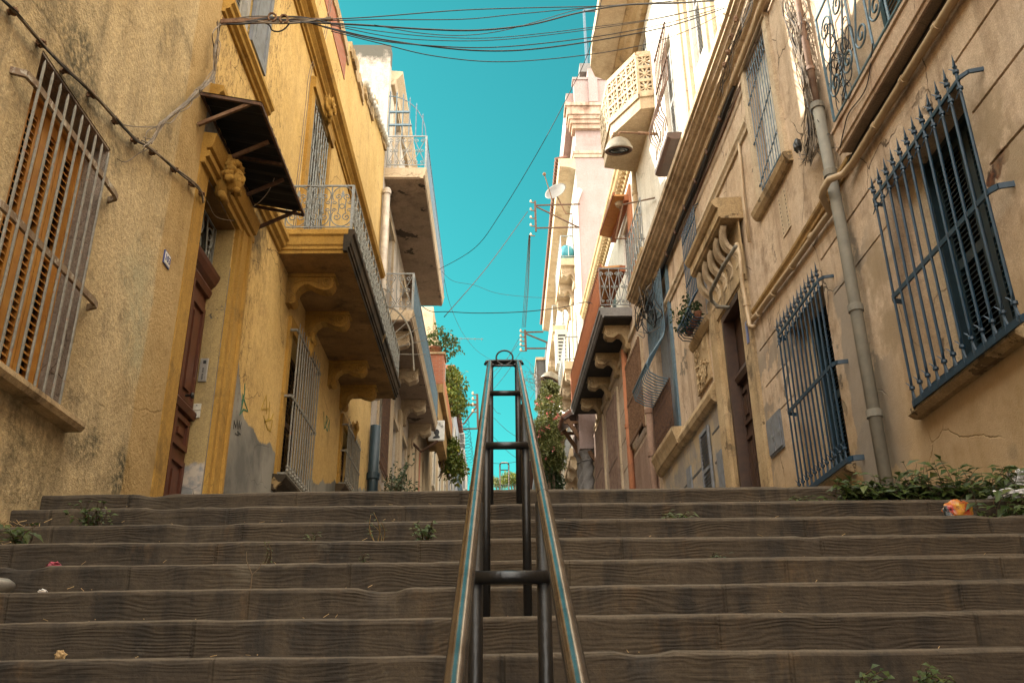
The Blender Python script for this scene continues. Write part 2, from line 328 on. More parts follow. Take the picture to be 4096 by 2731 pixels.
M['dustycable'] = simple('dusty grey brown cable', (.22,.17,.12), .7, 0, c2=(.09,.07,.05), scale=9, bump=.2)
M['beigepipe'] = simple('painted beige conduit', (.42,.31,.19), .5, 0, c2=(.33,.23,.13), scale=6)
M['cementpipe'] = simple('grey asbestos cement pipe', (.145,.135,.11), .8, 0, c2=(.20,.18,.14), scale=6, rust=(.10,.09,.06), rust_at=.62, bump=.3)
M['brownpipe'] = simple('rusty brown downpipe', (.12,.07,.05), .7, 0, c2=(.2,.13,.09), scale=6)
M['whitepipe'] = simple('off white pvc downpipe', (.52,.44,.35), .5, 0, scale=4)
M['orangerust'] = simple('orange painted ironwork', (.33,.11,.035), .6, .1, c2=(.22,.07,.03), scale=12)
M['planks'] = simple('sunlit orange planks', (.50,.25,.08), .7, 0, c2=(.40,.17,.05), scale=10)
M['enamel'] = simple('white enamel', (.62,.60,.55), .3, 0, scale=10, var=.1)
M['blueenamel'] = simple('blue enamel', (.06,.08,.22), .3, 0, scale=10, var=.1)
M['alu'] = simple('brushed aluminium', (.35,.33,.30), .4, .6, scale=20, var=.15)
M['plastic'] = simple('white plastic', (.5,.48,.42), .5, 0, scale=20, var=.1)
M['blackplastic'] = simple('black plastic', (.02,.02,.02), .4, 0, scale=20, bump=0)
M['lampgrey'] = simple('weathered lamp housing', (.22,.19,.14), .5, .3, c2=(.15,.13,.1), scale=14)
M['tile'] = simple('clay roof tile', (.20,.08,.045), .85, 0, c2=(.10,.05,.035), scale=9, bump=.4)
M['pot'] = simple('terracotta pot', (.24,.10,.055), .8, 0, scale=8)
M['dish'] = simple('dusty satellite dish', (.13,.12,.105), .6, 0, scale=5, var=.15)
M['green'] = leafmat('weed leaf', (.035,.065,.012), (.07,.10,.022), (.10,.12,.03))
M['vine'] = leafmat('sunlit vine leaf', (.12,.15,.018), (.07,.11,.015), (.26,.24,.03))
M['dark_leaf'] = leafmat('glossy dark leaf', (.02,.04,.012), (.035,.06,.015))
M['boug'] = leafmat('bougainvillea leaf', (.10,.12,.03), (.17,.18,.05), (.24,.23,.08))
M['flower'] = leafmat('pink bract', (.55,.10,.14), (.6,.2,.16))
M['stem'] = simple('dry brown stem', (.12,.08,.045), .8, 0, bump=0)
M['straw'] = simple('dry straw', (.36,.24,.11), .8, 0, bump=0)
M['redfoil'] = simple('red glossy packet', (.35,.02,.03), .25, 0, c2=(.45,.25,.03), scale=22, rust=(.015,.02,.02), rust_at=.52, bump=.3)
M['bag'] = simple('white crumpled plastic bag', (.62,.60,.60), .35, 0, scale=9, var=.15, bump=.5)
def brickmat():
    mt, t, b = newmat('red brick'); n = NT(t)
    mp = t.nodes.new('ShaderNodeMapping'); t.links.new(n.pos, mp.inputs[0]); mp.inputs['Rotation'].default_value = (0, R(90), R(90))
    br = t.nodes.new('ShaderNodeTexBrick'); t.links.new(mp.outputs[0], br.inputs['Vector'])
    br.inputs['Scale'].default_value = 1; br.inputs['Brick Width'].default_value = .22; br.inputs['Row Height'].default_value = .07; br.inputs['Mortar Size'].default_value = .008
    br.inputs['Color1'].default_value = (.36,.10,.045,1); br.inputs['Color2'].default_value = (.27,.075,.035,1); br.inputs['Mortar'].default_value = (.28,.2,.14,1)
    cx = t.nodes.new('ShaderNodeCombineXYZ'); x, y, z = n.xyz()[0:3]; t.links.new(n.math('ADD', x, y), cx.inputs[0]); t.links.new(z, cx.inputs[1]); t.links.new(cx.outputs[0], br.inputs['Vector'])
    t.links.new(br.outputs['Color'], b.inputs['Base Color']); b.inputs['Roughness'].default_value = .9
    t.links.new(n.bump(br.outputs['Fac'], -.6, .01), b.inputs['Normal']); return mt
M['brick'] = brickmat()
# concrete steps printed with a plank grain
def stepmat():
    mt, t, b = newmat('plank printed brown concrete'); n = NT(t)
    x, y, z = n.xyz()[0:3]
    row = n.math('FLOOR', n.math('DIVIDE', n.math('SUBTRACT', z, .244-.16+.0), .16))
    xo = n.math('ADD', x, n.math('MULTIPLY', n.math('FRACT', n.math('MULTIPLY', n.math('SINE', n.math('MULTIPLY', row, 12.9898)), 43758.5)), 1.3))
    plank = n.math('FLOOR', n.math('DIVIDE', xo, 1.02)); fr = n.math('FRACT', n.math('DIVIDE', xo, 1.02))
    joint = n.rng(n.math('ABSOLUTE', n.math('SUBTRACT', fr, .5)), .489, .496)
    cx = t.nodes.new('ShaderNodeCombineXYZ'); t.links.new(n.math('ADD', n.math('MULTIPLY', x, 2.6), n.math('MULTIPLY', plank, 3.71)), cx.inputs[0])
    t.links.new(n.math('MULTIPLY', row, 5.3), cx.inputs[1]); t.links.new(n.math('MULTIPLY', z, 7.5), cx.inputs[2])
    fld = n.noise(1.0, 2.5, .45, cx.outputs[0])
    ph = n.math('ADD', n.math('MULTIPLY', fld, 48), n.math('MULTIPLY', z, 330))
    rings = n.math('SINE', ph)
    grain = n.math('MULTIPLY', n.math('ADD', rings, 1), .5)
    fine_ = n.rng(n.noise(1.0, 5, .7, n.map((2.2, 2.2, 75))), .35, .65)
    grain = n.math('ADD', n.math('MULTIPLY', grain, .45), n.math('MULTIPLY', fine_, .55))
    amp = n.rng(n.noise(2.6, 5, .65), .36, .6, .1, 1)
    sv = n.map((6, 6, 1.1)); st = n.noise(1.0, 6, .65, sv)
    base = n.mix(n.rng(n.noise(.9, 6, .65), .35, .65), (.072,.055,.036), (.040,.032,.024))
    base = n.mix(n.rng(x, -3, 3), base, n.mix(.4, base, (.075,.047,.022)))
    base = n.mix(n.math('MULTIPLY', n.rng(st, .50, .62), .7), base, (.018,.016,.014))
    base = n.mix(n.math('MULTIPLY', n.rng(n.noise(1.2, 6, .7, n.map((4,4,1.3),(5,5,5))), .58, .7), .65), base, (.10,.06,.028))
    base = n.mix(n.math('MULTIPLY', n.rng(n.noise(3.3, 8, .7, n.map((1,1,1),(9,2,2))), .64, .7), .5), base, (.13,.11,.085))
    base = n.mix(n.math('MULTIPLY', n.math('MULTIPLY', grain, amp), .38), base, (.011,.008,.006))
    base = n.mix(n.math('MULTIPLY', n.math('MULTIPLY', joint, n.rng(n.noise(3, 4), .45, .6)), .45), base, (.012,.009,.006))
    for c, r, cc in (((-2.35, 4.0, .83-.06), .10, (.015,.018,.02)), ((-2.0, 4.0, .8), .05, (.015,.018,.02)), ((-2.15, 3.8, .5), .13, (.02,.022,.022)), ((-.85-.35, 4.3, .80), .12, (.16,.135,.10)), ((-.95, 4.3, .80), .10, (.16,.135,.10))):
        base = n.mix(n.math('MULTIPLY', n.spot(c, r, .3), .7), base, cc)
    # worn pale nosing
    zz = n.math('FRACT', n.math('DIVIDE', n.math('SUBTRACT', z, .247), .16))
    nose = n.math('MAXIMUM', n.rng(n.math('ADD', zz, n.math('MULTIPLY', n.noise(5, 5), .12)), .965, 1.0), n.rng(zz, .0, .02, 1, 0))
    base = n.mix(n.math('MULTIPLY', nose, .5), base, (.13,.105,.075))
    base = n.mix(1.0, base, n.mix(n.noise(90, 3, .7), (.6,.6,.6), (1.35,1.35,1.35)), 'MULTIPLY')
    base = n.mix(1.0, base, n.mix(n.rng(n.noise(18, 8, .75), .3, .7), (.7,.7,.7), (1.25,1.22,1.18)), 'MULTIPLY')
    t.links.new(base, b.inputs['Base Color']); b.inputs['Roughness'].default_value = .8; b.inputs['Specular IOR Level'].default_value = .3
    h = n.math('SUBTRACT', n.math('ADD', n.math('MULTIPLY', n.noise(60, 4, .7), .5), n.math('MULTIPLY', n.noise(6, 4), .8)), n.math('MULTIPLY', n.math('MULTIPLY', grain, amp), .9))
    h = n.math('SUBTRACT', h, joint)
    t.links.new(n.bump(h, .9, .006), b.inputs['Normal'])
    return mt
M['steps'] = stepmat()

# ------------------------------------------------------------------ ground, stairs
Y0, Z0, TR, RS_ = 3.365, .247, .307, .16         # first visible nosing, tread, riser
def ground_z(y):
    if y < Y0-12*TR: return Z0-12*RS_-.0
    if y < 5.53: return Z0 + RS_*math.floor((y-Y0)/TR+1e-6)
    if y < 9: return Z0+7*RS_
    return Z0+7*RS_+.245*(y-9)
def step_mesh():
    mb = MB(); nx = 150; xs = [-2.95+6.35*i/nx for i in range(nx+1)]
    rows = []
    for i in range(-11, 8):
        y = Y0+i*TR; z = Z0+i*RS_
        y2 = y+TR if i < 7 else 9.0
        # profile: riser foot, riser, rounded worn nosing, tread
        prof = [(y+.012, z-RS_-.004, 0), (y+.006, z-.06, .5), (y, z-.022, 1), (y+.005, z-.008, 1), (y+.018, z, 1), (y+.09, z, .4), (y2+.02, z-.003, 0)]
        for q, (yy, zz, a) in enumerate(prof):
            row = []
            for x in xs:
                nz = mnoise.noise(Vector((x*1.1, i*3.1, 0)))*.007 + mnoise.noise(Vector((x*5, i*7.7, 2)))*.003 + mnoise.noise(Vector((x*24, i*2.7, 4)))*.002
                chip = max(0, mnoise.noise(Vector((x*3.0, i*5.1, 9)))-.42)*.09
                ny = mnoise.noise(Vector((x*2, i*4.4, 5)))*.006
                row.append(Vector((x, yy+(ny+chip)*a, zz+(nz-chip*.6)*a + x*.004)))
            rows.append(row)
    n = nx+1; vs = [p for r_ in rows for p in r_]
    mb.add(vs, [(j*n+k, j*n+k+1, (j+1)*n+k+1, (j+1)*n+k) for j in range(len(rows)-1) for k in range(nx)])
    return mb
o = struct('stairs', step_mesh(), M['steps'], smooth=False, fix=False)
mb = MB()                                         # the street climbing on beyond the landing
ys = [9.0, 20, 40, 80, 130]; xs2 = 3.4
for a, b in zip(ys, ys[1:]):
    n_ = int((b-a)/1.0)
    for k in range(n_):
        ya, yb = a+(b-a)*k/n_, a+(b-a)*(k+1)/n_
        mb.quad((-3.4, ya, ground_z(ya)-.02), (3.4, ya, ground_z(ya)-.02), (3.4, ya, ground_z(yb)-.02), (-3.4, ya, ground_z(yb)-.02))
        mb.quad((-3.4, ya, ground_z(yb)-.02), (3.4, ya, ground_z(yb)-.02), (3.4, yb, ground_z(yb)-.02), (-3.4, yb, ground_z(yb)-.02))
struct('path', mb, M['concrete'], fix=False)
mb = MB().quad((-3.4, -14, -1.67), (3.4, -14, -1.67), (3.4, Y0-11*TR+.1, -1.67), (-3.4, Y0-11*TR+.1, -1.67))
struct('pavement', mb, M['steps'], fix=False)
mb = MB()
mb.quad((-600, -600, -14), (600, -600, -14), (600, 15, -14), (-600, 15, -14)).quad((-600, 15, -14), (600, 15, -14), (600, 130, 3), (-600, 130, 3)).quad((-600,130,3),(600,130,3),(600,900,3),(-600,900,3))
struct('ground', mb, M['concrete'], fix=False)

# ------------------------------------------------------------------ walls with openings, as a stepped relief
def relief(mb, T, u0, u1, v0, v1, holes, maxw=None):
    """holes: (u0,u1,v0,v1,depth,closed)"""
    us = {u0, u1}; vs = {v0, v1}
    if u0 < 9 < u1: us.add(9)
    for h in holes: us |= {max(u0, h[0]), min(u1, h[1])}; vs |= {max(v0, h[2]), min(v1, h[3])}
    us = sorted(us); vs = sorted(vs)
    def cell(i, j):
        if not (0 <= i < len(us)-1 and 0 <= j < len(vs)-1): return None
        cu, cv = (us[i]+us[i+1])/2, (vs[j]+vs[j+1])/2; d = (0, True)
        for h in holes:
            if h[0] < cu < h[1] and h[2] < cv < h[3]:
                if h[4] > d[0]: d = (h[4], h[5])
        return d
    for i in range(len(us)-1):
        for j in range(len(vs)-1):
            d, cl_ = cell(i, j); a, b, c_, e = us[i], us[i+1], vs[j], vs[j+1]
            if cl_: mb.quad(T(a, c_, -d), T(b, c_, -d), T(b, e, -d), T(a, e, -d))
            q = cell(i+1, j)
            if q and q[0] != d: mb.quad(T(b, c_, -d), T(b, e, -d), T(b, e, -q[0]), T(b, c_, -q[0]))
            q = cell(i, j+1)
            if q and q[0] != d: mb.quad(T(a, e, -d), T(b, e, -d), T(b, e, -q[0]), T(a, e, -q[0]))
def body(mb, T, u0, u1, v0, v1, front=.5, back=6):
    us = [u0, u1] if not (T is RS and u0 < 9 < u1) else [u0, 9, u1]
    for k, (a, b) in enumerate(zip(us, us[1:])):
        mb.quad(T(a, v0, -front), T(b, v0, -front), T(b, v1, -front), T(a, v1, -front))
        mb.quad(T(a, v1, 0), T(b, v1, 0), T(b, v1, -back), T(a, v1, -back))
        mb.quad(T(a, v0, -back), T(b, v0, -back), T(b, v1, -back), T(a, v1, -back))
    for u in (u0, u1): mb.quad(T(u, v0, 0), T(u, v1, 0), T(u, v1, -back), T(u, v0, -back))

def shutters(par, T, u0, u1, v0, v1, n0, mat, leaves=2, slat=.05, fr=.07, th=.035, open_=.022, rails=(.5,)):
    """louvred shutter leaves; each leaf a part of the window, slats inside its mesh"""
    W = (u1-u0)/leaves
    for k in range(leaves):
        a, b = u0+k*W+.004, u0+(k+1)*W-.004; mb = MB()
        mb.box(T, a, a+fr, v0, v1, n0-th, n0); mb.box(T, b-fr, b, v0, v1, n0-th, n0)
        zs = [v0]+[v0+(v1-v0)*r_ for r_ in rails]+[v1]
        for z in zs:
            z0_ = min(max(z-fr*.6, v0), v1-fr*1.2); mb.box(T, a+fr, b-fr, z0_, z0_+fr*1.2, n0-th+.002, n0-.002)
        z = v0+.1
        while z < v1-.08:
            if all(abs(z-q) > fr*.9 for q in zs):
                mb.add([T(a+fr, z, n0-.002), T(b-fr, z, n0-.002), T(b-fr, z+slat*.62, n0-th), T(a+fr, z+slat*.62, n0-th),
                        T(a+fr, z+.009, n0-.002), T(b-fr, z+.009, n0-.002), T(b-fr, z+slat*.62+.009, n0-th), T(a+fr, z+slat*.62+.009, n0-th)],
                       [(0,1,2,3),(4,5,6,7),(0,1,5,4),(2,3,7,6)])
            z += slat
        mb.build('shutter', mat, par)
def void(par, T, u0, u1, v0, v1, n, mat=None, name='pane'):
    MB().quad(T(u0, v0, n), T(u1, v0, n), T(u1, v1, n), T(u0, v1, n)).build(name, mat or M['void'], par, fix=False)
def window(b, name='window'):
    """an opening group: an Empty part under the building that holds its own frame, shutters, grille"""
    o = bpy.data.objects.new(name, None); C.objects.link(o); o.parent = b; o['_b'] = b['_b']; o.empty_display_size = .1; return o
def spiral(cx, cy, r0, turns, a0, dr=1, n=9, rmin=.18):
    N = max(6, int(turns*n)); out = []
    for i in range(N+1):
        t = i/N; r_ = r0*(1-(1-rmin)*t); a = a0+dr*2*math.pi*turns*t
        out.append((cx+r_*math.cos(a), cy+r_*math.sin(a)))
    return out
def arc(cx, cy, rx, ry, a0, a1, n=12):
    return [(cx+rx*math.cos(R(a0+(a1-a0)*i/n)), cy+ry*math.sin(R(a0+(a1-a0)*i/n))) for i in range(n+1)]
def plane_tube(mb, T, pts, r, n=4): mb.tube([T(a, b, 0) for a, b in pts], r, n)
def iron_panel(mb, T, s0, s1, h0, h1, r=.007, pattern='ring', q=1.0, seg=4):
    """one module of scroll work between s0 and s1"""
    W = s1-s0; H = h1-h0; c = (s0+s1)/2; n_ = max(5, int(10*q))
    P = lambda pts, rr=r: plane_tube(mb, T, pts, rr, seg)
    if pattern == 'ring':
        P([(s0, h0), (s0, h1)], r*1.3)
        P(arc(c, h1-.24*H, .46*W, .22*H, -30, 210, int(16*q)))
        P(arc(c, h0+.24*H, .46*W, .22*H, 30, -210, int(16*q)))
        for sx in (-1, 1):
            P(spiral(c+sx*.2*W, h1-.27*H, .17*W, 1.3, R(-90) if sx > 0 else R(-90), -sx, n_))
            P(spiral(c+sx*.22*W, h0+.24*H, .2*W, 1.3, R(90), sx, n_))
            P([(c+sx*.17*W, h0+.34*H), (c+sx*.15*W, h0+.42*H), (c+sx*.15*W, h1-.42*H), (c+sx*.17*W, h1-.34*H)])
            P(spiral(c+sx*.36*W, h1-.4*H, .11*W, 1.1, R(180) if sx > 0 else 0, sx, n_)); P(spiral(c+sx*.36*W, h0+.4*H, .11*W, 1.1, R(180) if sx > 0 else 0, -sx, n_))
        P(arc(c, (h0+h1)/2, .12*W, .12*W, 0, 360, 10))
        mb.add([T(c, h1-.1*H, 0), T(c+.08*W, h1-.2*H, 0), T(c, h1-.3*H, 0), T(c-.08*W, h1-.2*H, 0)], [(0,1,2,3)])
    elif pattern == 'heart':
        P([(s0, h0), (s0, h1)], r)
        for sx in (-1, 1):
            P(spiral(c+sx*.22*W, h1-.14*H, .2*W, 1.4, R(90), -sx, n_))
            P([(c, h0+.5*H), (c+sx*.42*W, h1-.12*H)]); P([(c, h0+.5*H), (c+sx*.42*W, h0+.12*H)])
            P(spiral(c+sx*.2*W, h0+.5*H, .17*W, 1.2, R(180) if sx > 0 else 0, sx, n_))
            P(spiral(c+sx*.2*W, h0+.1*H, .16*W, 1.2, R(-90), sx, n_))
    elif pattern == 'scroll':
        P([(s0, h0), (s0, h1)], r*1.2)
        P(spiral(c, h1-.22*H, .40*W, 1.5, R(180), -1, n_)); P(spiral(c, h0+.25*H, .38*W, 1.5, 0, -1, n_))
        P([(c-.40*W, h1-.22*H), (c+.38*W, h0+.25*H)])
    elif pattern == 'bar':
        P([(s0, h0), (s0, h1)], r)
def rail_run(mb, T, L, h0, h1, mod, r=.007, pattern='ring', q=1.0, top=.016, seg=4):
    k = max(1, round(L/mod)); W = L/k
    for i in range(k): iron_panel(mb, T, i*W, (i+1)*W, h0, h1, r, pattern, q, seg)
    mb.bar(T(0, h1, 0), T(L, h1, 0), top, top*1.2); mb.bar(T(0, h0, 0), T(L, h0, 0), top*.8, top*.8)
    mb.bar(T(L, h0, 0), T(L, h1, 0), top, top)
def console(T, u, v, depth=.72, wd=.26, drop=.55):
    """a scrolled bracket under a slab: side profile in (n, v), with volutes on its cheeks"""
    mb = MB(); s = depth/.72; k = drop/.55
    pr = [(0,0),(.74,0),(.76,-.03)]+[(.64+.13*math.cos(a), -.15*k+.12*math.sin(a)) for a in [R(x) for x in (30,0,-30,-60,-90)]]+[(.5,-.27*k),(.44,-.24*k),(.36,-.19*k),(.27,-.2*k),(.19,-.27*k),(.15,-.36*k)]+[(.09+.075*math.cos(a), -.46*k+.08*math.sin(a)) for a in [R(x) for x in (40,0,-40,-90,-140)]]+[(0,-.56*k)]
    pr = [(a*s, b) for a, b in pr]
    mb.prism([T(u-wd/2, v+b, a) for a, b in pr], [T(u+wd/2, v+b, a) for a, b in pr])
    mb.prism([T(u-wd/2-.03, v+b, a) for a, b in [(0,.0),(.78*s,.0),(.8*s,-.045),(0,-.045)]], [T(u+wd/2+.03, v+b, a) for a, b in [(0,.0),(.78*s,.0),(.8*s,-.045),(0,-.045)]])
    for su in (-1, 1):
        sp_ = spiral(.64*s, -.15*k, .105*s, 2.0, R(90), -1, 12, .12); mb.tube([T(u+su*(wd/2+.006), v+b, a) for a, b in sp_], .013, 5)
        sp_ = spiral(.09*s, -.46*k, .065*s, 1.6, R(90), -1, 10, .12); mb.tube([T(u+su*(wd/2+.006), v+b, a) for a, b in sp_], .010, 5)
        mb.tube([T(u+su*(wd/2+.004), v+b, a) for a, b in [(.05*s,-.3*k),(.1*s,-.17*k),(.25*s,-.11*k),(.42*s,-.13*k),(.53*s,-.17*k)]], .010, 5)
    return mb
def bar_grille(mb, T, u0, u1, v0, v1, n, k, r=.011, seg=6, jit=.003, ext=.0):
    for i in range(k):
        u = u0+(u1-u0)*i/(k-1); j = random.uniform(-jit, jit)
        mb.tube([T(u+j, v0, n), T(u-j, (v0+v1)/2, n+j), T(u+j, v1+ext, n)], r, seg)

# ================================================================== LEFT: rough stucco house
b1 = thing('stucco_house', 'rough beige stuccoed house front at the lower left with a barred window', 'house', LS(2, -1.6, 0))
mb = MB(); H1 = [(4.47, 5.53, 1.86, 3.9, .32, False)]
relief(mb, LS, -9, 7.2, -1.9, 9.3, H1); body(mb, LS, -9, 7.2, -1.9, 9.3)
mb.build('wall', M['stucco'], b1)
wn = window(b1)
mb = MB(); T = LS
for a in ((4.452, 4.47), (5.53, 5.548)):
    pass
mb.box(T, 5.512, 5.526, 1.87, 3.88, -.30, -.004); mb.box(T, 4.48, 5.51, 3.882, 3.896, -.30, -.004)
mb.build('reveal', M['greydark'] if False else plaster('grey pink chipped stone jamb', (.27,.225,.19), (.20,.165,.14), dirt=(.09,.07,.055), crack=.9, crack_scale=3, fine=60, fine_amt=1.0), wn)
shutters(wn, T, 4.47, 5.5, 1.92, 3.8, -.2, M['orangewood'], leaves=4, slat=.052, fr=.07, rails=(.55,))
mb = MB(); mb.box(T, 4.47, 5.5, 3.8, 3.89, -.26, -.17); mb.box(T, 5.44, 5.515, 1.9, 3.8, -.24, -.165); mb.build('frame', M['orangewood'], wn)
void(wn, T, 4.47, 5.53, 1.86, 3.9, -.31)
mb = MB(); mb.mould(T, 4.35, 5.66, [(1.80, 0), (1.80, .10), (1.83, .12), (1.86, .12), (1.875, 0)]); mb.build('sill', M['stone'], wn)
g = MB()
bar_grille(g, T, 4.37, 5.32, 1.84, 3.69, .095, 10, r=.0095)
for i in range(10):
    u = 4.37+.95*i/9; g.lathe(T(u, 3.69, .095), [(.0095, 0), (.008, .02), (.001, .045)], n=6)
g.build('grille_bar_set', M['whiteiron'], wn); g.f and None
bpy.data.objects['grille_bar_set'].name = 'grille'
crm = simple('chipped iron rail', (.22,.16,.10), .7, .1, rust=(.36,.32,.26), rust_at=.55, scale=20, c2=(.12,.07,.04))
for z in (3.535, 2.68, 1.845):
    g = MB()
    path = [T(4.22, z, -.01), T(4.26, z, .075), T(4.34, z, .085), T(5.52, z, .085), T(5.59, z, .075), T(5.63, z, -.01)]
    for a, b_ in zip(path, path[1:]): g.bar(a, b_, .028 if z < 2 else .022, .045)
    g.build('grille_rail', crm, wn)

# ================================================================== LEFT: yellow ochre house
Z1T = 9.62
b2 = thing('ochre_house', 'tall yellow ochre house with golden cornice, scrolled balcony and flaking paint', 'house', LS(12, 2, 0))
mb = MB()
H2 = [(7.45, 8.43, 1.2, 4.93, .5, False), (7.35, 8.05, 7.05, 9.1, .22, False), (11.15, 12.35, 5.9, 8.85, .25, False),
      (11.15, 12.55, 2.95, 4.9, .3, False), (15.35, 16.7, 3.9, 4.95, .25, False)]
relief(mb, LS, 7.2, 18.7, .8, Z1T, H2); body(mb, LS, 7.2, 18.7, .8, Z1T)
mb.build('wall', M['yellow'], b2)
mb = MB()
mb.mould(LS, 8.2, 18.35, [(9.25, 0), (9.25, .03), (9.30, .035), (9.31, .07), (9.36, .075), (9.40, .12), (9.42, .125), (9.44, .19), (9.52, .22), (9.56, .21), (9.63, 0)])
mb.build('cornice', M['ochre'], b2)
# parapet in worn steps above the cornice
mb = MB()
for a, b_, z in ((10.2, 13.55, 11.5), (13.55, 15.3, 11.95), (15.3, 16.6, 12.35), (16.6, 18.68, 13.1)):
    mb.box(LS, a, b_, Z1T, z, -.35, -.002)
mb.build('parapet', M['yellow'], b2)
mb = MB(); mb.box(LS, 10.6, 13.3, 10.9, 11.42, -.2, .012); mb.build('brick_patch', M['brick'], b2)
for a, b_, z, z2 in ((10.2, 13.5, 11.5, 11.56), (13.6, 15.3, 11.95, 12.05), (15.35, 16.55, 12.35, 12.7), (16.6, 18.6, 13.1, 13.25)):
    mb = MB(); u = a
    while u < b_:
        L_ = random.uniform(.18, .4); t_ = (u-a)/(b_-a); zz = z+(z2-z)*t_*.8+random.uniform(-.01, .03)
        mb.box(LS, u, min(u+L_-.02, b_), zz-.15, zz+.08, -.4, random.uniform(.02, .06)); u += L_
    mb.build('coping', M['stone'], b2)
mb = MB()
for a, b_ in (((15.2, 12.3), (18.6, 13.25)),):
    for i in range(15):
        t_ = i/14; mb.blob(LS(a[0]+(b_[0]-a[0])*t_, a[1]+(b_[1]-a[1])*t_+.06, .05), .09, .13, .07, .25, 2, 6, i)
mb.build('coping_tiles', M['enamel'], b2, smooth=True)
mb = MB(); mb.box(LS, 14.3, 14.6, 11.9, 12.3, -.25, .02); mb.build('pier_cap', M['stone'], b2)
# sill course of the upper window and the string course running into the balcony
mb = MB()
pm = [(0, 0), (.0, .04), (.04, .05), (.06, .10), (.11, .11), (.14, .15), (.2, .15), (.23, 0)]
mb.mould(LS, 7.18, 8.95, [(6.76+a*.8, n*.8) for a, n in pm]); mb.build('upper_sill', M['ochre'], b2)
mb = MB(); mb.mould(LS, 7.18, 10.14, [(5.62+a, n*.9) for a, n in pm]); mb.build('string_course', M['ochre'], b2)
# upper window with one leaf folded on the wall
wn = window(b2)
void(wn, LS, 7.35, 8.05, 7.05, 9.1, -.2)
shutters(wn, LS, 7.35, 7.9, 7.08, 9.05, -.06, M['greywood2'], leaves=1, slat=.055, fr=.06)
mb = MB(); mb.box(LS, 7.9, 8.0, 7.05, 9.1, -.12, .0); mb.build('frame', M['greywood2'], wn)
mb = MB(); a, b_ = 8.04, 8.66
mb.box(LS, a, a+.09, 7.15, 9.3, .01, .055); mb.box(LS, b_-.09, b_, 7.15, 9.3, .01, .055); mb.box(LS, a+.09, b_-.09, 7.15, 7.28, .01, .055); mb.box(LS, a+.09, b_-.09, 7.28, 9.3, .01, .035); mb.box(LS, a+.12, a+.15, 7.3, 9.3, .035, .05)
mb.build('open_shutter', M['greywood'], wn)
mb = MB(); mb.box(LS, 8.45, 8.8, 6.2, 9.2, 0, .03) if False else mb.box(LS, 8.5, 8.72, 6.98, 7.13, 0, .03); mb.build('trim', M['ochre'], wn)
# street door in its deep reveal
dr = window(b2, 'door')
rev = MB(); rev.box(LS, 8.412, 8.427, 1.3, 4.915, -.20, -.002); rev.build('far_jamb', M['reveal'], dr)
mb = MB()
for a, b_ in ((7.2, 7.45),): mb.box(LS, a, b_, 1.3, 5.2, .0, .012)
mb.box(LS, 8.445, 8.52, 1.5, 4.95, 0, .045); mb.box(LS, 8.52, 8.7, 1.5, 4.98, 0, .07); mb.box(LS, 8.7, 8.76, 1.5, 5.0, 0, .10); mb.box(LS, 8.76, 8.86, 1.5, 5.02, 0, .06)
mb.build('surround', M['ochre'], dr)
mb = MB(); mb.mould(LS, 7.19, 8.87, [(4.94, 0), (4.94, .05), (5.0, .05), (5.01, .085), (5.07, .085), (5.075, .05), (5.1, .05), (5.11, .1), (5.2, .12), (5.26, .13), (5.28, 0)]); mb.build('lintel', M['ochre'], dr)
mb = MB(); mb.box(LS, 7.46, 8.41, 4.916, 4.926, -.26, -.002); mb.build('soffit', M['soffit'], dr)
mb = MB()
mb.box(LS, 7.45, 8.43, 1.3, 4.2, -.27, -.20)
for a, b_ in ((7.5, 7.9), (7.98, 8.38)):
    for z0_, z1_ in ((2.9, 3.95), (2.45, 2.75), (1.6, 2.35)):
        mb.box(LS, a, b_, z0_, z0_+.05, -.20, -.175); mb.box(LS, a, b_, z1_-.05, z1_, -.20, -.175); mb.box(LS, a, a+.05, z0_+.05, z1_-.05, -.20, -.175); mb.box(LS, b_-.05, b_, z0_+.05, z1_-.05, -.20, -.175)
        mb.box(LS, a+.12, b_-.12, z0_+.12, z1_-.12, -.20, -.18)
mb.box(LS, 7.92, 7.96, 1.5, 4.1, -.20, -.16)
mb.build('leaf', M['redwood'], dr)
mb = MB(); mb.mould(LS, 7.45, 8.43, [(4.1, -.27), (4.1, -.165), (4.16, -.145), (4.2, -.16), (4.24, -.12), (4.3, -.09), (4.34, -.08), (4.36, -.12), (4.36, -.27)]); mb.build('transom', M['redwood'], dr)
mb = MB(); mb.mould(LS, 7.45, 8.43, [(2.78, -.21), (2.78, -.15), (2.84, -.13), (2.87, -.15), (2.87, -.21)]); mb.build('lock_rail', M['redwood'], dr)
void(dr, LS, 7.45, 8.43, 4.36, 4.93, -.25, M['glass'], 'fanlight')
mb = MB(); TT = lambda a, b, c: LS(a, b, -.20+c)
for k in range(3):
    c_ = 7.62+.32*k
    for P_s in (spiral(c_, 4.75, .13, 1.4, R(-90), 1), spiral(c_, 4.52, .12, 1.4, R(90), -1), [(c_, 4.36), (c_+.1, 4.93)], [(c_, 4.36), (c_-.12, 4.93)]): plane_tube(mb, TT, P_s, .009, 4)
for z in (4.38, 4.91): mb.bar(TT(7.46, z, 0), TT(8.42, z, 0), .02)
for u in (7.47, 7.95, 8.41): mb.bar(TT(u, 4.37, 0), TT(u, 4.92, 0), .03)
mb.build('fanlight_grille', M['greyiron'], dr)
mb = MB(); mb.lathe(LS(8.15, 2.95, -.175), [(.012, 0), (.012, .05), (.03, .055), (.03, .075), (0, .08)], Vector((1, 0, 0)), 12); mb.box(LS, 7.7, 7.85, 2.55, 2.62, -.175, -.16); mb.build('knob', M['blackplastic'], dr, smooth=True)
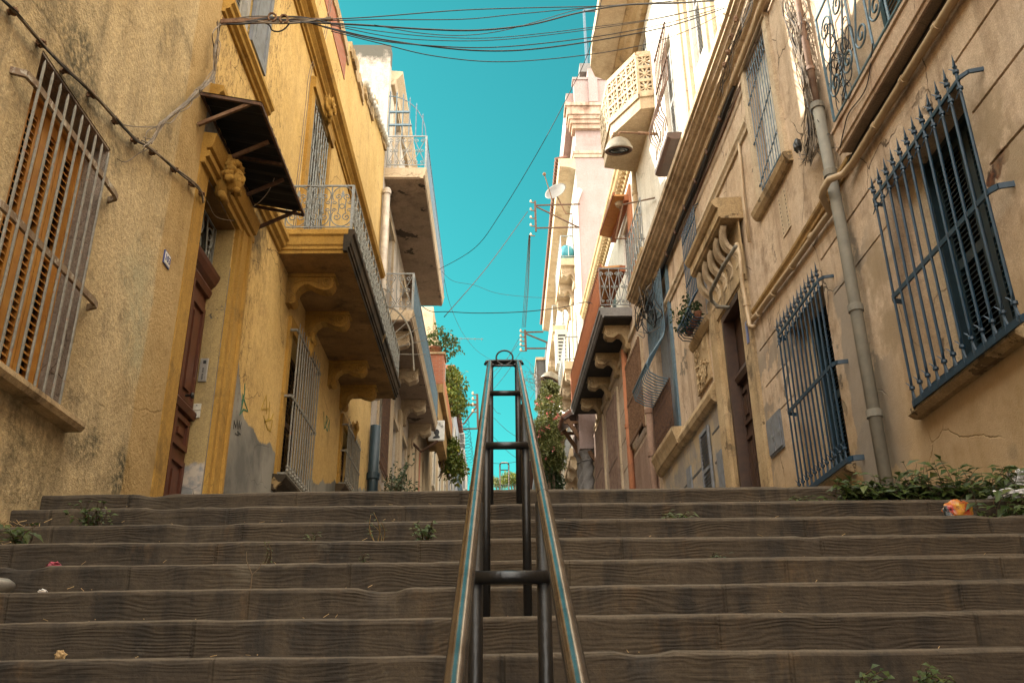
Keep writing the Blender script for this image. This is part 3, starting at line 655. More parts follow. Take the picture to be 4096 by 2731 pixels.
# keystone with a carved face over the lintel
mb = MB(); kc = 7.68
mb.prism([LS(kc-.1, 4.80, .04), LS(kc+.1, 4.80, .04), LS(kc+.17, 5.34, .04), LS(kc-.17, 5.34, .04)], [LS(kc-.07, 4.83, .16), LS(kc+.07, 4.83, .16), LS(kc+.15, 5.33, .2), LS(kc-.15, 5.33, .2)])
mb.blob(LS(kc, 5.06, .2), .15, .115, .17, .08, 2.2, 14, 3)               # head
mb.blob(LS(kc-.02, 5.05, .34), .035, .022, .05, .05, 2, 8, 1)           # nose
for s_ in (-1, 1):
    mb.blob(LS(kc+s_*.05, 5.10, .31), .03, .035, .02, .05, 2, 8, 2); mb.blob(LS(kc+s_*.055, 5.02, .30), .03, .035, .035, .05, 2, 8, 5)
    for j in range(4): mb.blob(LS(kc+s_*(.13+.012*j), 5.2-.075*j, .2+.02*(j % 2)), .07, .055, .05, .25, 4, 8, j+7)
for j in range(5): mb.blob(LS(kc-.1+.05*j, 5.24+.012*(j % 2), .24), .07, .045, .05, .25, 4, 8, j+20)
mb.blob(LS(kc, 4.965, .30), .03, .045, .018, .05, 2, 8, 6)              # lips
mb.blob(LS(kc, 4.91, .27), .05, .05, .04, .05, 2, 8, 8)
mb.lathe(LS(kc-.11, 4.8, .12), [(0, 0), (.05, .01), (.05, .2), (0, .21)], Vector((0, 1, 0)), 12)
kO = LS(kc, 5.06, 0)
mb.v = [kO+(p-kO)*.8 for p in mb.v]
mb.build('carved_face', M['ochre'], dr, smooth=True)
# plinth patch of cement beside the door foot
# ---- balcony of the ochre house
bz = 5.60
bal = window(b2, 'balcony')
U0, U1, NB = 10.14, 15.75, .93
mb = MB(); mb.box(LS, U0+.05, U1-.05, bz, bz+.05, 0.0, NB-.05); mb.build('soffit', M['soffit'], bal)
mb = MB()
pr = [(0, NB-.10), (0, NB-.045), (.045, NB-.04), (.05, NB-.02), (.09, NB-.02), (.11, NB), (.22, NB+.01), (.24, NB+.035), (.31, NB+.035), (.31, NB-.10)]
mb.mould(LS, U0-.03, U1+.03, [(bz+.003+a, n) for a, n in pr]); mb.box(LS, U0+.06, U1-.06, bz+.052, bz+.30, 0, NB-.102)
mb.build('slab', M['blackedge'], bal)
for uu, sg in ((U0, 1), (U1, -1)):
    mb = MB()
    pe = [(0, .06), (0, .045), (.045, .04), (.05, .02), (.09, .02), (.11, 0), (.22, -.01), (.24, -.035), (.31, -.035), (.31, .058)]
    mb.prism([LS(uu+sg*n, bz+.002+a, 0) for a, n in pe], [LS(uu+sg*n, bz+.002+a, NB-.045) for a, n in pe])
    mb.build('end_moulding', M['ochre'], bal)
for u in (10.86, 12.05, 13.95, 15.1): console(LS, u, bz-.001, .58, .2, .42).build('bracket', M['ochre'], bal)
mb = MB(); rz0, rz1 = bz+.36, bz+.98
rail_run(mb, lambda s, h, n: LS(U0, h, .06+s), NB-.07, rz0, rz1, .29, .0075, 'ring', 1.3, .018, 5)
mb.bar(LS(U0, bz+.3, NB-.02), LS(U0, rz1, NB-.02), .03)
mb.build('end_railing', M['greyiron'], bal)
mb = MB(); rail_run(mb, lambda s, h, n: LS(U0+s, h, NB-.015), U1-U0, rz0, rz1, .27, .009, 'ring', .8, .018, 4)
mb.build('front_railing', M['greyiron'], bal)
# french window on the balcony
wn = window(b2)
mb = MB(); mb.box(LS, 10.95, 11.15, 5.9, 9.05, 0, .05); mb.box(LS, 12.35, 12.52, 5.9, 9.05, 0, .05); mb.box(LS, 10.95, 12.52, 8.85, 9.04, .05, .09); mb.build('surround', M['ochre'], wn)
mb = MB(); mb.blob(LS(11.75, 9.05, .12), .08, .16, .2, .35, 3.5, 12, 4)
for s_ in (-1, 1): mb.tube([LS(11.75+a, 9.0+b, .2) for a, b in spiral(s_*.1, .1, .1, 1.5, R(90), s_)], .02, 5)
mb.build('cartouche', M['ochre'], wn, smooth=True)
shutters(wn, LS, 11.18, 12.32, 5.95, 8.83, -.1, M['greywood2'], leaves=2, slat=.06, fr=.06)
void(wn, LS, 11.15, 12.35, 5.9, 8.85, -.22)
g = MB(); bar_grille(g, LS, 11.2, 12.3, 6.0, 8.8, .03, 8, r=.012)
for z in (6.05, 7.0, 8.0, 8.75): g.bar(LS(11.15, z, .03), LS(12.35, z, .03), .014, .03)
for k in range(7):
    for z in (7.35, 8.35):
        c_ = 11.28+.157*k; plane_tube(g, lambda a, b, c: LS(a, b, .035), arc(c_, z, .07, .12, 0, 360, 10), .007)
g.tube([LS(11.15, 8.55, .05), LS(12.35, 7.1, .05)], .008, 4)
g.build('grille', M['greyiron'], wn)
# ground floor windows under the balcony
for (a, b_, z0_, z1_, k) in ((11.15, 12.55, 2.95, 4.9, 11), (15.35, 16.7, 3.9, 4.95, 10)):
    wn = window(b2)
    mb = MB(); mb.box(LS, a-.16, a, z0_-.1, z1_+.02, 0, .04); mb.box(LS, b_, b_+.14, z0_-.1, z1_+.02, 0, .04); mb.box(LS, a-.16, b_+.14, z1_+.02, z1_+.2, 0, .05); mb.build('surround', M['ochre'], wn)
    mb = MB(); cc = (a+b_)/2
    mb.blob(LS(cc, z1_+.12, .1), .07, .1, .17, .3, 3, 10, 9)
    for s_ in (-1, 1): mb.tube([LS(cc+p, z1_+.22+q, .17) for p, q in spiral(s_*.07, 0, .08, 1.5, R(90), s_)], .018, 5); mb.blob(LS(cc+s_*.12, z1_+.05, .08), .04, .06, .1, .4, 4, 8, 11)
    mb.build('carved_keystone', M['ochre'], wn, smooth=True)
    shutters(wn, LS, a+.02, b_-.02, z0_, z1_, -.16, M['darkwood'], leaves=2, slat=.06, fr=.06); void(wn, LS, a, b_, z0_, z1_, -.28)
    g = MB(); bar_grille(g, LS, a-.02, b_+.02, z0_-.02, z1_+.03, .13, k, r=.012); bar_grille(g, LS, a, b_, z1_+.03, z1_+.15, .13, k, r=.007)
    for z in (z0_, (z0_+z1_)/2+.05, z1_):
        g.bar(LS(a-.14, z, 0), LS(a-.14, z, .13), .03); g.bar(LS(a-.14, z, .13), LS(b_+.1, z, .13), .02, .04); g.bar(LS(b_+.1, z, 0), LS(b_+.1, z, .13), .03)
    for i in range(k):
        u = a-.02+(b_-a+.04)*i/(k-1); g.lathe(LS(u, z0_+.03, .13), [(.013, 0), (.028, .03), (.016, .06), (.026, .085), (.013, .11)], n=8)
    g.build('grille', M['whiteiron'], wn)
    mb = MB(); mb.mould(LS, a-.22, b_+.2, [(z0_-.22, 0), (z0_-.22, .05), (z0_-.17, .07), (z0_-.12, .13), (z0_-.06, .17), (z0_-.03, .17), (z0_-.02, 0)]); mb.build('sill', M['blackedge'], wn)
# graffiti tags sprayed on the cement patch and wall
def scribble(par, name, pts, mat, r=.011):
    mb = MB()
    for st_ in pts: mb.tube([onL(x, y, .004) for x, y in st_], r, 4)
    o_ = mb.build(name, mat, par)
    for v in o_.data.vertices:
        v.co.x = min(v.co.x, XL+.006-b2.location.x) if par is b2 else v.co.x
    return o_
gm = simple('green spray paint', (.04,.17,.09), .7, 0); ym = simple('mustard spray paint', (.42,.27,.03), .7, 0); km = simple('dark marker', (.06,.055,.05), .7, 0)
scribble(b2, 'green_graffiti', [[(563,880),(562,905),(557,930),(551,952),(560,940),(570,945),(563,925),(558,905),(556,930)]], gm, .014)
scribble(b2, 'mustard_graffiti', [[(612,908),(600,940),(617,938)],[(612,908),(613,950)],[(620,922),(618,960),(608,968),(624,962),(628,950)],[(606,955),(615,985),(622,990),(626,965)]], ym, .012)
scribble(b2, 'marker_graffiti', [[(537,985),(538,965),(542,982),(545,964),(547,985),(550,966),(551,982),(555,970),(552,985)],[(541,995),(548,1000),(546,990),(553,998)]], km, .006)
scribble(b2, 'green_graffiti', [[(744,945),(745,985),(749,975),(754,960),(750,955),(748,980),(752,990),(757,965),(756,990)]], gm, .016)
scribble(b2, 'marker_graffiti', [[(665,1085),(667,1070),(673,1085),(678,1070),(682,1100)],[(690,1095),(692,1080),(699,1096),(694,1108)]], km, .007)

# ================================================================== LEFT: house with the two long balconies
b3 = thing('balcony_house', 'tall whitish mould stained house with long iron railed balconies beyond the ochre house', 'house', LS(23, 3, 0))
mb = MB()
HL3 = [(19.7, 20.9, 5.4, 8.0, .25, False), (22.3, 23.3, 4.6, 7.4, .3, False), (24.4, 25.6, 4.6, 7.6, .3, False), (19.8, 20.8, 9.4, 11.8, .25, False), (23, 24.2, 9.4, 11.8, .25, False), (20, 21, 13.2, 15.4, .25, False), (23, 24.2, 13.2, 15.4, .25, False)]
relief(mb, LS, 18.75, 27.5, 2, 15.9, HL3); body(mb, LS, 18.75, 27.5, 2, 15.9)
mb.box(LS, 18.75, 19.1, 15.9, 16.5, -1.2, 0); mb.box(LS, 18.75, 19.0, 15.9, 16.45, -6, -1.2)
mb.build('wall', M['greywall'], b3)
mb = MB(); mb.mould(LS, 19.1, 27.6, [(15.5, 0), (15.5, .1), (15.65, .14), (15.85, .3), (15.92, .3), (15.95, 0)]); mb.build('cornice', M['cream'], b3)
mb = MB(); 
for u in (21.4, 23.6, 26.3): mb.box(LS, u, u+.55, 3, 8.1, 0, .09)
mb.mould(LS, 18.8, 27.5, [(4.98, 0), (4.98, .05), (5.1, .08), (5.16, 0)]); mb.build('pilaster', M['cream'], b3)
mb = MB(); mb.box(LS, 18.9, 21.3, 3, 4.95, 0, .03); mb.build('dado', M['greydark'], b3)
for (u0_, u1_, z0_, z1_, d, wd) in HL3:
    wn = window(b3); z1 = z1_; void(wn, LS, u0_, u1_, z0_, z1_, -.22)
    shutters(wn, LS, u0_+.02, u1_-.02, z0_, z1_, -.1, M['greywood2'] if z0_ > 9 else M['greyiron'], leaves=2, slat=.09, fr=.07)
    mb = MB(); mb.box(LS, u0_-.12, u0_, z0_, z1_, 0, .05); mb.box(LS, u1_, u1_+.12, z0_, z1_, 0, .05); mb.box(LS, u0_-.12, u1_+.12, z1_, z1_+.16, 0, .07); mb.build('frame', M['cream'], wn)
    if z0_ < 6 and u0_ < 20: 
        g = MB(); bar_grille(g, LS, u0_, u1_, z0_, z1_, .12, 9, .014)
        for z in (z0_, z0_+.4, 7.6): g.bar(LS(u0_, z, .12), LS(u1_, z, .12), .02, .04)
        for i in range(9): g.lathe(LS(u0_+(u1_-u0_)*i/8, z0_+.05, .12), [(.014, 0), (.035, .06), (.014, .13)], n=6)
        g.build('grille', M['rustdark'], wn)
def long_balcony(b, u0, u1, nb, zb, rh, thick, solid, name='balcony', brk=(), cm='cream', sm='brownsoffit', arch=False):
    bl = window(b, name)
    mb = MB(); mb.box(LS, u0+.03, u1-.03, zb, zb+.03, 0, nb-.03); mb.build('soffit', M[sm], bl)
    mb = MB(); mb.mould(LS, u0, u1, [(zb+.001, nb-.12), (zb+.001, nb-.05), (zb+.06, nb-.05), (zb+.09, nb-.01), (zb+.17, nb), (zb+thick, nb+.03), (zb+thick, nb-.12)])
    mb.box(LS, u0, u0+.14, zb+.031, zb+thick, 0, nb-.121); mb.box(LS, u1-.14, u1, zb+.031, zb+thick, 0, nb-.121); mb.box(LS, u0+.141, u1-.141, zb+.1, zb+thick-.01, 0, nb-.122); mb.build('slab', M[cm], bl)
    for u in brk: console(LS, u, zb-.001, nb*.8, .3, .75).build('bracket', M['cream'], bl)
    z0_, z1_ = zb+thick+.1, zb+thick+rh
    mb = MB(); rail_run(mb, lambda s, h, n: LS(u0+.03, h, .05+s), nb-.06, z0_, z1_, .3, .010, 'heart', 1, .025, 4); mb.bar(LS(u0+.03, zb+thick, nb), LS(u0+.03, z1_, nb), .05); mb.build('end_railing', M['greyiron'], bl)
    mb = MB(); rail_run(mb, lambda s, h, n: LS(u0+.03+s, h, nb), u1-u0-.06, z0_, z1_, .14, .012, 'bar', 1, .035, 4)
    mb.build('front_railing', M['palebue'], bl)
    mb = MB(); mb.box(LS, u0+.1, u1-.08, z0_+.02, z1_-.04, nb-.03, nb-.022); mb.build('rail_sheet', M['palebue'] if solid else M['greyiron'], bl) if solid else None
    return bl
bl = long_balcony(b3, 18.8, 26.1, 1.0, 12.42, .95, .3, True)
mb = MB()                                          # arched spiked screen between the neighbours
Tsc = lambda x, z, n: LS(18.84, z, x)
zt = 12.42+.3+.95
def scr(x): return zt+1.25*math.sqrt(max(0, 1-((x)/.98)**2))
for k in range(6):
    x = .04+.17*k; mb.tube([Tsc(x, zt, 0), Tsc(x, scr(x)+.1, 0)], .016, 5); mb.lathe(Tsc(x, scr(x)+.1, 0), [(.022, 0), (.0, .1)], n=6)
mb.tube([Tsc(.98*math.sin(R(a)), zt+1.25*math.cos(R(a)), 0) for a in range(0, 91, 6)], .014, 5)
mb.bar(Tsc(.05, zt+.35, 0), Tsc(.62, zt+.35, 0), .05); mb.bar(Tsc(.05, zt+.75, 0), Tsc(.55, zt+.75, 0), .05)
mb.build('spiked_screen', M['palebue'], bl)
bl = long_balcony(b3, 18.85, 27.2, .8, 8.6, .95, .28, True, brk=(19.6, 22.0, 24.4, 26.6))
# folding fan of iron spikes hanging at the lower balcony's end
fan = thing('spiked_fan', 'rusty quarter fan of iron spikes fixed between the ochre and white balconies', 'guard', LS(18.6, 8.8, .1))
mb = MB(); Tf = lambda x, z: LS(18.55, 8.86+z, .1+x)
mb.tube([Tf(.78*math.sin(R(a)), -.0-1.15+1.15*math.cos(R(a))) for a in range(0, 91, 6)], .022, 5)
for k in range(7):
    a = R(14+13*k*.98); c_ = (0-.15, -1.15-.05)
    d = (math.sin(a), math.cos(a)); mb.tube([Tf(c_[0]+d[0]*.25, c_[1]+d[1]*.35), Tf(c_[0]+d[0]*1.22, c_[1]+d[1]*1.55)], .016, 5, .008)
mb.tube([Tf(.78, -1.15), Tf(.82, -1.6)], .02, 5)
mb.build('spike_set', M['whiteiron'], fan); bpy.data.objects['spike_set'].name = 'spikes'

# ================================================================== LEFT: low brick and ochre house, then the far white house
b4 = thing('brick_house', 'small brick and ochre house with a flowerpot terrace beyond the white balconies', 'house', LS(31, 4, 0))
mb = MB(); relief(mb, LS, 27.5, 34.5, 5, 10.6, [(28.6, 29.3, 6.2, 8.6, .25, False), (31.5, 32.3, 6.8, 9, .25, False)]); body(mb, LS, 27.5, 34.5, 5, 10.6); mb.build('wall', M['yellow'] if False else M['cream'], b4)
mb = MB(); mb.box(LS, 27.6, 34.4, 10.05, 10.35, .0, .95); mb.box(LS, 27.6, 34.4, 9.2, 10.05, .5, .8); mb.build('terrace_slab', M['tanslab'], b4)
mb = MB(); mb.box(LS, 27.65, 28.4, 10.352, 11.4, .35, .95); mb.build('brick_pier', M['brick'], b4)
mb = MB(); mb.box(LS, 27.6, 28.45, 11.4, 11.47, .3, 1.0); mb.build('pier_cap', M['stone'], b4)
mb = MB(); mb.box(LS, 28.402, 34.2, 10.352, 11.1, .8, .9); mb.build('parapet', M['terracotta'], b4)
for (a, b_, c_, d_) in ((28.6, 29.3, 6.2, 8.6), (31.5, 32.3, 6.8, 9)):
    wn = window(b4); void(wn, LS, a, b_, c_, d_, -.2); shutters(wn, LS, a, b_, c_, d_, -.08, M['greywood2'], 1, .1)
mb = MB(); mb.box(LS, 30.2, 30.6, 5, 8.9, 0, .012); mb.build('brick_patch', M['brick'], b4)
def foliage(mb, c, rx, ry, rz, n, L=.07, seed=0, droop=0.0, shell=.55):
    rnd = random.Random(seed); c = Vector(c)
    for i in range(n):
        while True:
            d = Vector((rnd.uniform(-1, 1), rnd.uniform(-1, 1), rnd.uniform(-1, 1)))
            if .05 < d.length < 1: break
        d = d.normalized()*(shell+(1-shell)*d.length)
        q = 1+.55*mnoise.noise(d*1.9+Vector((seed, 0, 0)))*1.3
        p = c+Vector((d.x*rx*q, d.y*ry*q, d.z*rz*q))
        dd = Vector((rnd.uniform(-1, 1), rnd.uniform(-1, 1), rnd.uniform(-1, .6)-droop)); s_ = rnd.uniform(.6, 1.3)
        mb.leaf(p, dd, Vector((rnd.uniform(-1, 1), rnd.uniform(-1, 1), 1)), L*s_, L*.6*s_)
pt = thing('potted_plant', 'bushy green plant in a terracotta pot on the brick pier', 'plant', LS(28.05, 11.47, .6))
MB().lathe(LS(28.05, 11.47, .6), [(0, 0), (.15, 0), (.21, .26), (.24, .27), (.24, .32), (.2, .32), (.19, .28), (0, .27)], n=18).build('pot', M['pot'], pt, smooth=True)
mb = MB(); foliage(mb, LS(28.05, 12.1, .7), .5, .4, .38, 420, .12, 3); foliage(mb, LS(28.3, 11.95, 1.1), .35, .35, .4, 260, .12, 5, .5); mb.build('leaves', M['green'], pt, fix=False)
an = thing('antenna', 'thin roof antenna pointing over the street from the flowerpot terrace', 'antenna', LS(30, 11.1, .85))
mb = MB(); mb.tube([LS(30, 11.1, .85), LS(30, 13.1, .85)], .02, 5); mb.build('mast', M['greyiron'], an)
mb = MB()
mb.tube([LS(30, 13.0, .7), LS(30, 12.95, 2.2)], .012, 4)
for k in range(6): x = .9+.25*k; mb.tube([LS(30-.12, 12.99-.01*k, x), LS(30.12, 12.99-.01*k, x)], .007, 4)
mb.build('boom', M['greyiron'], an)
def far_windows(b, T, us, zs, w_, h_, frame, sh):
    for u in us:
        for z in zs:
            wn = window(b); void(wn, T, u, u+w_, z, z+h_, .004, M['void'])
            mb = MB(); mb.box(T, u-.1, u, z-.05, z+h_+.1, 0, .06); mb.box(T, u+w_, u+w_+.1, z-.05, z+h_+.1, 0, .06); mb.box(T, u, u+w_, z+h_, z+h_+.12, 0, .07); mb.box(T, u-.12, u+w_+.12, z-.13, z-.051, 0, .1); mb.build('frame', M[frame], wn)
            mb = MB(); mb.box(T, u+.02, u+w_*.48, z, z+h_, .01, .04); mb.box(T, u+w_*.52, u+w_-.02, z, z+h_, .01, .04); mb.build('shutter', M[sh], wn)
b5 = thing('red_roofed_house', 'pale house with a small red roof behind the climbing vine', 'house', LS(40, 8, 0))
mb = MB(); relief(mb, LS, 34.5, 47, 6, 16.4, []); body(mb, LS, 34.5, 47, 6, 16.4); mb.build('wall', M['cream'], b5)
mb = MB(); mb.prism([LS(44, 16.402, .3), LS(44, 16.402, -4), LS(44, 17.6, -1.8)], [LS(47.2, 16.402, .3), LS(47.2, 16.402, -4), LS(47.2, 17.6, -1.8)]); mb.build('roof', M['tile'] if False else M['brick'], b5)
far_windows(b5, LS, (36, 39.5, 43), (9.2, 12.4), 1.1, 1.9, 'white', 'greywood2')
b6 = thing('far_white_house', 'distant bluish white house with air conditioners and small balconies', 'house', LS(55, 12, 0))
mb = MB(); relief(mb, LS, 47, 60, 8, 18.3, []); body(mb, LS, 47, 60, 8, 18.3); mb.build('wall', M['lilac'], b6)
mb = MB(); mb.box(LS, 46.9, 60.1, 18.3, 18.7, -6, .25); mb.build('eave', M['brick'], b6)
far_windows(b6, LS, (49, 52, 55, 58), (11.5, 14.8), 1.0, 1.8, 'white', 'greywood')
b7 = thing('farthest_house', 'farthest grey house at the end of the left row', 'house', LS(70, 15, 0))
mb = MB(); relief(mb, LS, 60, 74, 10, 20, []); body(mb, LS, 60, 74, 10, 20); mb.build('wall', M['concrete'], b7)
far_windows(b7, LS, (62, 66, 70), (14.5, 17.5), 1.0, 1.8, 'white', 'darkwood')
for u, z, lab in ((48.2, 13.6, 'white air conditioner under the window of the far white house, nearer one'), (57.1, 17.2, 'white air conditioner high on the far white house, farther one')):
    ac = thing('air_conditioner', lab, 'air conditioner', LS(u, z, .05), 'air conditioners on the far house')
    MB().box(LS, u, u+1.0, z, z+.75, .05, .42).build('casing', M['plastic'], ac, bevel=.02)
    mb = MB(); 
    for k in range(7): mb.box(YP(u), XL+.10, XL+.38, z+.1+.08*k, z+.14+.08*k, .002, .012)
    mb.build('vent', M['blackplastic'], ac)
# vines
def vine(name, label, spots, seed, mat, L, group=None, n=900, fl=None):
    t_ = thing(name, label, 'vine', spots[0][0], group); mb = MB()
    for i, (c, rx, ry, rz) in enumerate(spots): foliage(mb, c, rx, ry, rz, n, L, seed+i, .5, .3)
    mb.build('leaves', mat, t_, fix=False)
    mb = MB()
    for i, (c, rx, ry, rz) in enumerate(spots):
        for k in range(5):
            a = Vector(c)+Vector((random.uniform(-rx, rx)*.5-.4, random.uniform(-ry, ry)*.5, -rz)); pts = [a]
            for q in range(5): a = a+Vector((random.uniform(-.1, .25), random.uniform(-.15, .15), rz*.42)); pts.append(a)
            mb.tube(pts, .025, 4, .008)
    mb.build('branches', M['stem'], t_)
    if fl:
        mb = MB()
        for c, n_ in fl:
            c = Vector(c)
            for i in range(n_): mb.leaf(c+Vector([random.gauss(0, .13) for _ in 'abc']), Vector([random.uniform(-1, 1) for _ in 'abc']), Vector((0, 0, 1)), .13, .1)
        mb.build('flowers', M['flower'], t_, fix=False)
    return t_
vine('climbing_vine', 'sunlit yellow green vine spilling off the left terrace near the red roof', [(onY(1042, 885, 35), .5, .8, .7), (onY(1046, 925, 35), .5, .7, .6), (onY(1038, 862, 35.5), .35, .5, .35)], 10, M['vine'], .16, 'vines on the left row', 700)
vine('climbing_vine', 'lower dark green vine hanging at the foot of the left row above the top step', [(onY(1040, 1040, 33), .35, .6, .55), (onY(1045, 1072, 33), .45, .6, .45), (onY(1027, 1020, 33), .2, .4, .35)], 20, M['vine'], .15, 'vines on the left row', 700)
# dark leafy shrub by the white house
sh = thing('shrub', 'dark glossy leafed shrub growing beside the top step under the lower balcony', 'shrub', (-2.4, 16.5, 3.3))
mb = MB(); sb = MB()
for i in range(26):
    c = onY(random.uniform(893, 950), random.uniform(1062, 1128), random.uniform(15.5, 17.5))
    base = Vector((-2.3+random.uniform(-.15, .15), 16.6, 3.4)); mid = (c+base)/2+Vector((random.uniform(-.1, .1),)*3); sb.tube([base, mid, c], .012, 4, .004)
    for k in range(22):
        t_ = random.uniform(.35, 1.08); p = base.lerp(c, t_)+Vector([random.gauss(0, .05) for _ in 'abc'])
        mb.leaf(p, Vector((random.uniform(-1, 1), random.uniform(-1, 1), random.uniform(-.3, 1))), Vector((random.uniform(-1, 1), -1, 1)), random.uniform(.07, .12), .05)
mb.build('leaves', M['dark_leaf'], sh, fix=False); sb.build('stems', M['stem'], sh)
# barber sign
sg = thing('hairdresser_sign', 'white hanging sign lettered COIFFEUR with a head silhouette, on an arm past the lower balcony', 'sign', LS(28.0, 8.8, .9))
SY = 27.6; Sx0, Sx1 = onY(984, 990, SY).x, onY(1021, 990, SY).x
zt_, zb_ = onY(1000, 966, SY).z, onY(1000, 1012, SY).z
MB().box(YP(SY), Sx0, Sx1, zb_, zt_, -.05, .05).build('board', M['enamel'], sg, bevel=.02)
def text(body_, size, mat, parent, name, mw):
    cu = bpy.data.curves.new(name, 'FONT'); cu.body = body_; cu.size = size; cu.align_x = 'CENTER'; cu.align_y = 'CENTER'; cu.extrude = .002
    to = bpy.data.objects.new(name, cu); C.objects.link(to); bpy.context.view_layer.update()
    me = bpy.data.meshes.new_from_object(to.evaluated_get(bpy.context.evaluated_depsgraph_get())); bpy.data.objects.remove(to); bpy.data.curves.remove(cu)
    off = Vector(parent['_b']) if parent else Vector((0,0,0)); me.transform(Matrix.Translation(-off) @ mw); me.materials.clear(); me.materials.append(mat)
    o_ = bpy.data.objects.new(name, me); C.objects.link(o_); o_.parent = parent; o_['_b'] = tuple(off); return o_
face_cam = Matrix.Rotation(R(90), 4, 'X')
W_ = Sx1-Sx0; cx_ = (Sx0+Sx1)/2
for i, ch in enumerate('COIFFEUR'):
    a = R(62-124*i/7*1.0); rr = W_*.40
    text(ch, .12, M['blackplastic'], sg, 'letter', Matrix.Translation((cx_+rr*math.sin(-a), SY-.055, zt_-.34+rr*math.cos(a)*1.15)) @ face_cam @ Matrix.Rotation(a*.8, 4, 'Z'))
mb = MB(); hp = [(0, 0), (.22, .02), (.24, .1), (.15, .16), (.17, .26), (.2, .3), (.17, .42), (.08, .5), (-.04, .5), (-.14, .42), (-.16, .3), (-.08, .2), (-.06, .14), (-.2, .08), (-.22, 0)]
mb.ext(YP(SY), [(cx_+a*.5, zb_+.06+b_*.62) for a, b_ in hp], .052, .056); mb.build('silhouette', M['blackplastic'], sg)
mb = MB(); mb.tube([LS(SY, zb_-.05, 0), LS(SY, zb_-.35, .3), (Sx0+.25, SY, zb_-.05), (Sx0+.3, SY, zb_)], .05, 6); mb.build('arm', M['rustdark'], sg)

# ================================================================== RIGHT: the long pinkish house
c1 = thing('pinkish_house', 'long weathered pinkish beige house front on the right with barred windows and great cornice', 'house', RS(6, 0, 0))
HR = [(5.22, 6.62, 2.3, 4.28, .42, False), (8.25, 9.45, 2.26, 4.16, .38, False), (10.93, 11.8, 1.2, 5.4, .2, False), (8.72, 9.6, 6.02, 8.0, .25, False), (12.55, 13.35, 5.75, 7.5, .3, False), (15.2, 16.75, 4.85, 7.95, .3, False)]
grv = [(-9, 5.2, 4.385, 4.41, .02, True), (6.7, 8.2, 4.385, 4.41, .02, True), (8.3, 10.5, 4.33, 4.355, .02, True), (-9, 5.15, 3.90, 3.925, .022, True), (6.65, 8.0, 3.9, 3.92, .01, True), (9.5, 10.45, 3.83, 3.85, .022, True), (-9, 5.1, 3.44, 3.465, .022, True), (9.5, 10.45, 3.4, 3.42, .022, True)]
grv += [(17.0, 17.3, z, z+.03, .02, True) for z in (5, 5.6, 6.2, 6.8)]
mb = MB(); relief(mb, RS, -9, 17.3, -1.9, 8.35, HR+grv); body(mb, RS, -9, 17.3, -1.9, 8.35); mb.build('wall', M['pinkish'], c1)
mb = MB(); HU = [(11.0, 11.9, 9.9, 12.4, .2, False), (13.3, 14.1, 9.7, 12.0, .25, False), (15.2, 16.2, 11.9, 14, .25, False)]
relief(mb, RS, -9, 17.3, 8.36, 15.4, HU); body(mb, RS, -9, 17.3, 8.36, 15.4); mb.build('upper_wall', M['white'], c1)
for (a, b_, c_, d_, e_, f_) in HU:
    wn = window(c1); void(wn, RS, a, b_, c_, d_, -.2); shutters(wn, RS, a+.02, b_-.02, c_, d_, -.08, M['greywood2'], 2, .07)
# cornice
mb = MB()
prf = [(8.10, 0), (8.10, .05), (8.13, .06), (8.135, .11), (8.17, .12), (8.175, .17), (8.20, .18), (8.21, .235), (8.25, .25), (8.26, .30), (8.29, .33), (8.30, .365), (8.34, .37), (8.345, .41), (8.42, .42), (8.46, .30), (8.48, 0)]
mb.mould(RS, -9, 17.3, prf); mb.build('cornice', plaster('pale stained cornice plaster', (.56,.44,.31), (.44,.33,.21), dirt=(.15,.10,.06), dirt_amt=.7, streak=1, crack=.3), c1)
mb = MB(); mb.mould(RS, 9.75, 16.9, [(7.22, 0), (7.22, .03), (7.26, .04), (7.3, .07), (7.36, .07), (7.38, 0)]); mb.build('string_course', M['cream'], c1)
mb = MB(); mb.mould(RS, 7.05, 10.45, [(4.79, 0), (4.79, .03), (4.82, .035), (4.85, .06), (4.88, .065), (4.90, .03), (4.91, 0)])
mb.build('lower_string_course', M['tanslab'], c1)
mb = MB(); mb.mould(RS, 12.6, 17.0, [(4.42, 0), (4.42, .05), (4.47, .10), (4.55, .12), (4.6, .10), (4.72, .04), (4.78, 0)]); mb.build('ledge', M['stone'], c1)
# upper pilasters on the sunlit storey
mb = MB()
for u in (10.55, 10.9, 12.0, 12.35): mb.box(RS, u, u+.22, 8.5, 15.3, 0, .06)
mb.build('pilaster', M['cream'], c1)
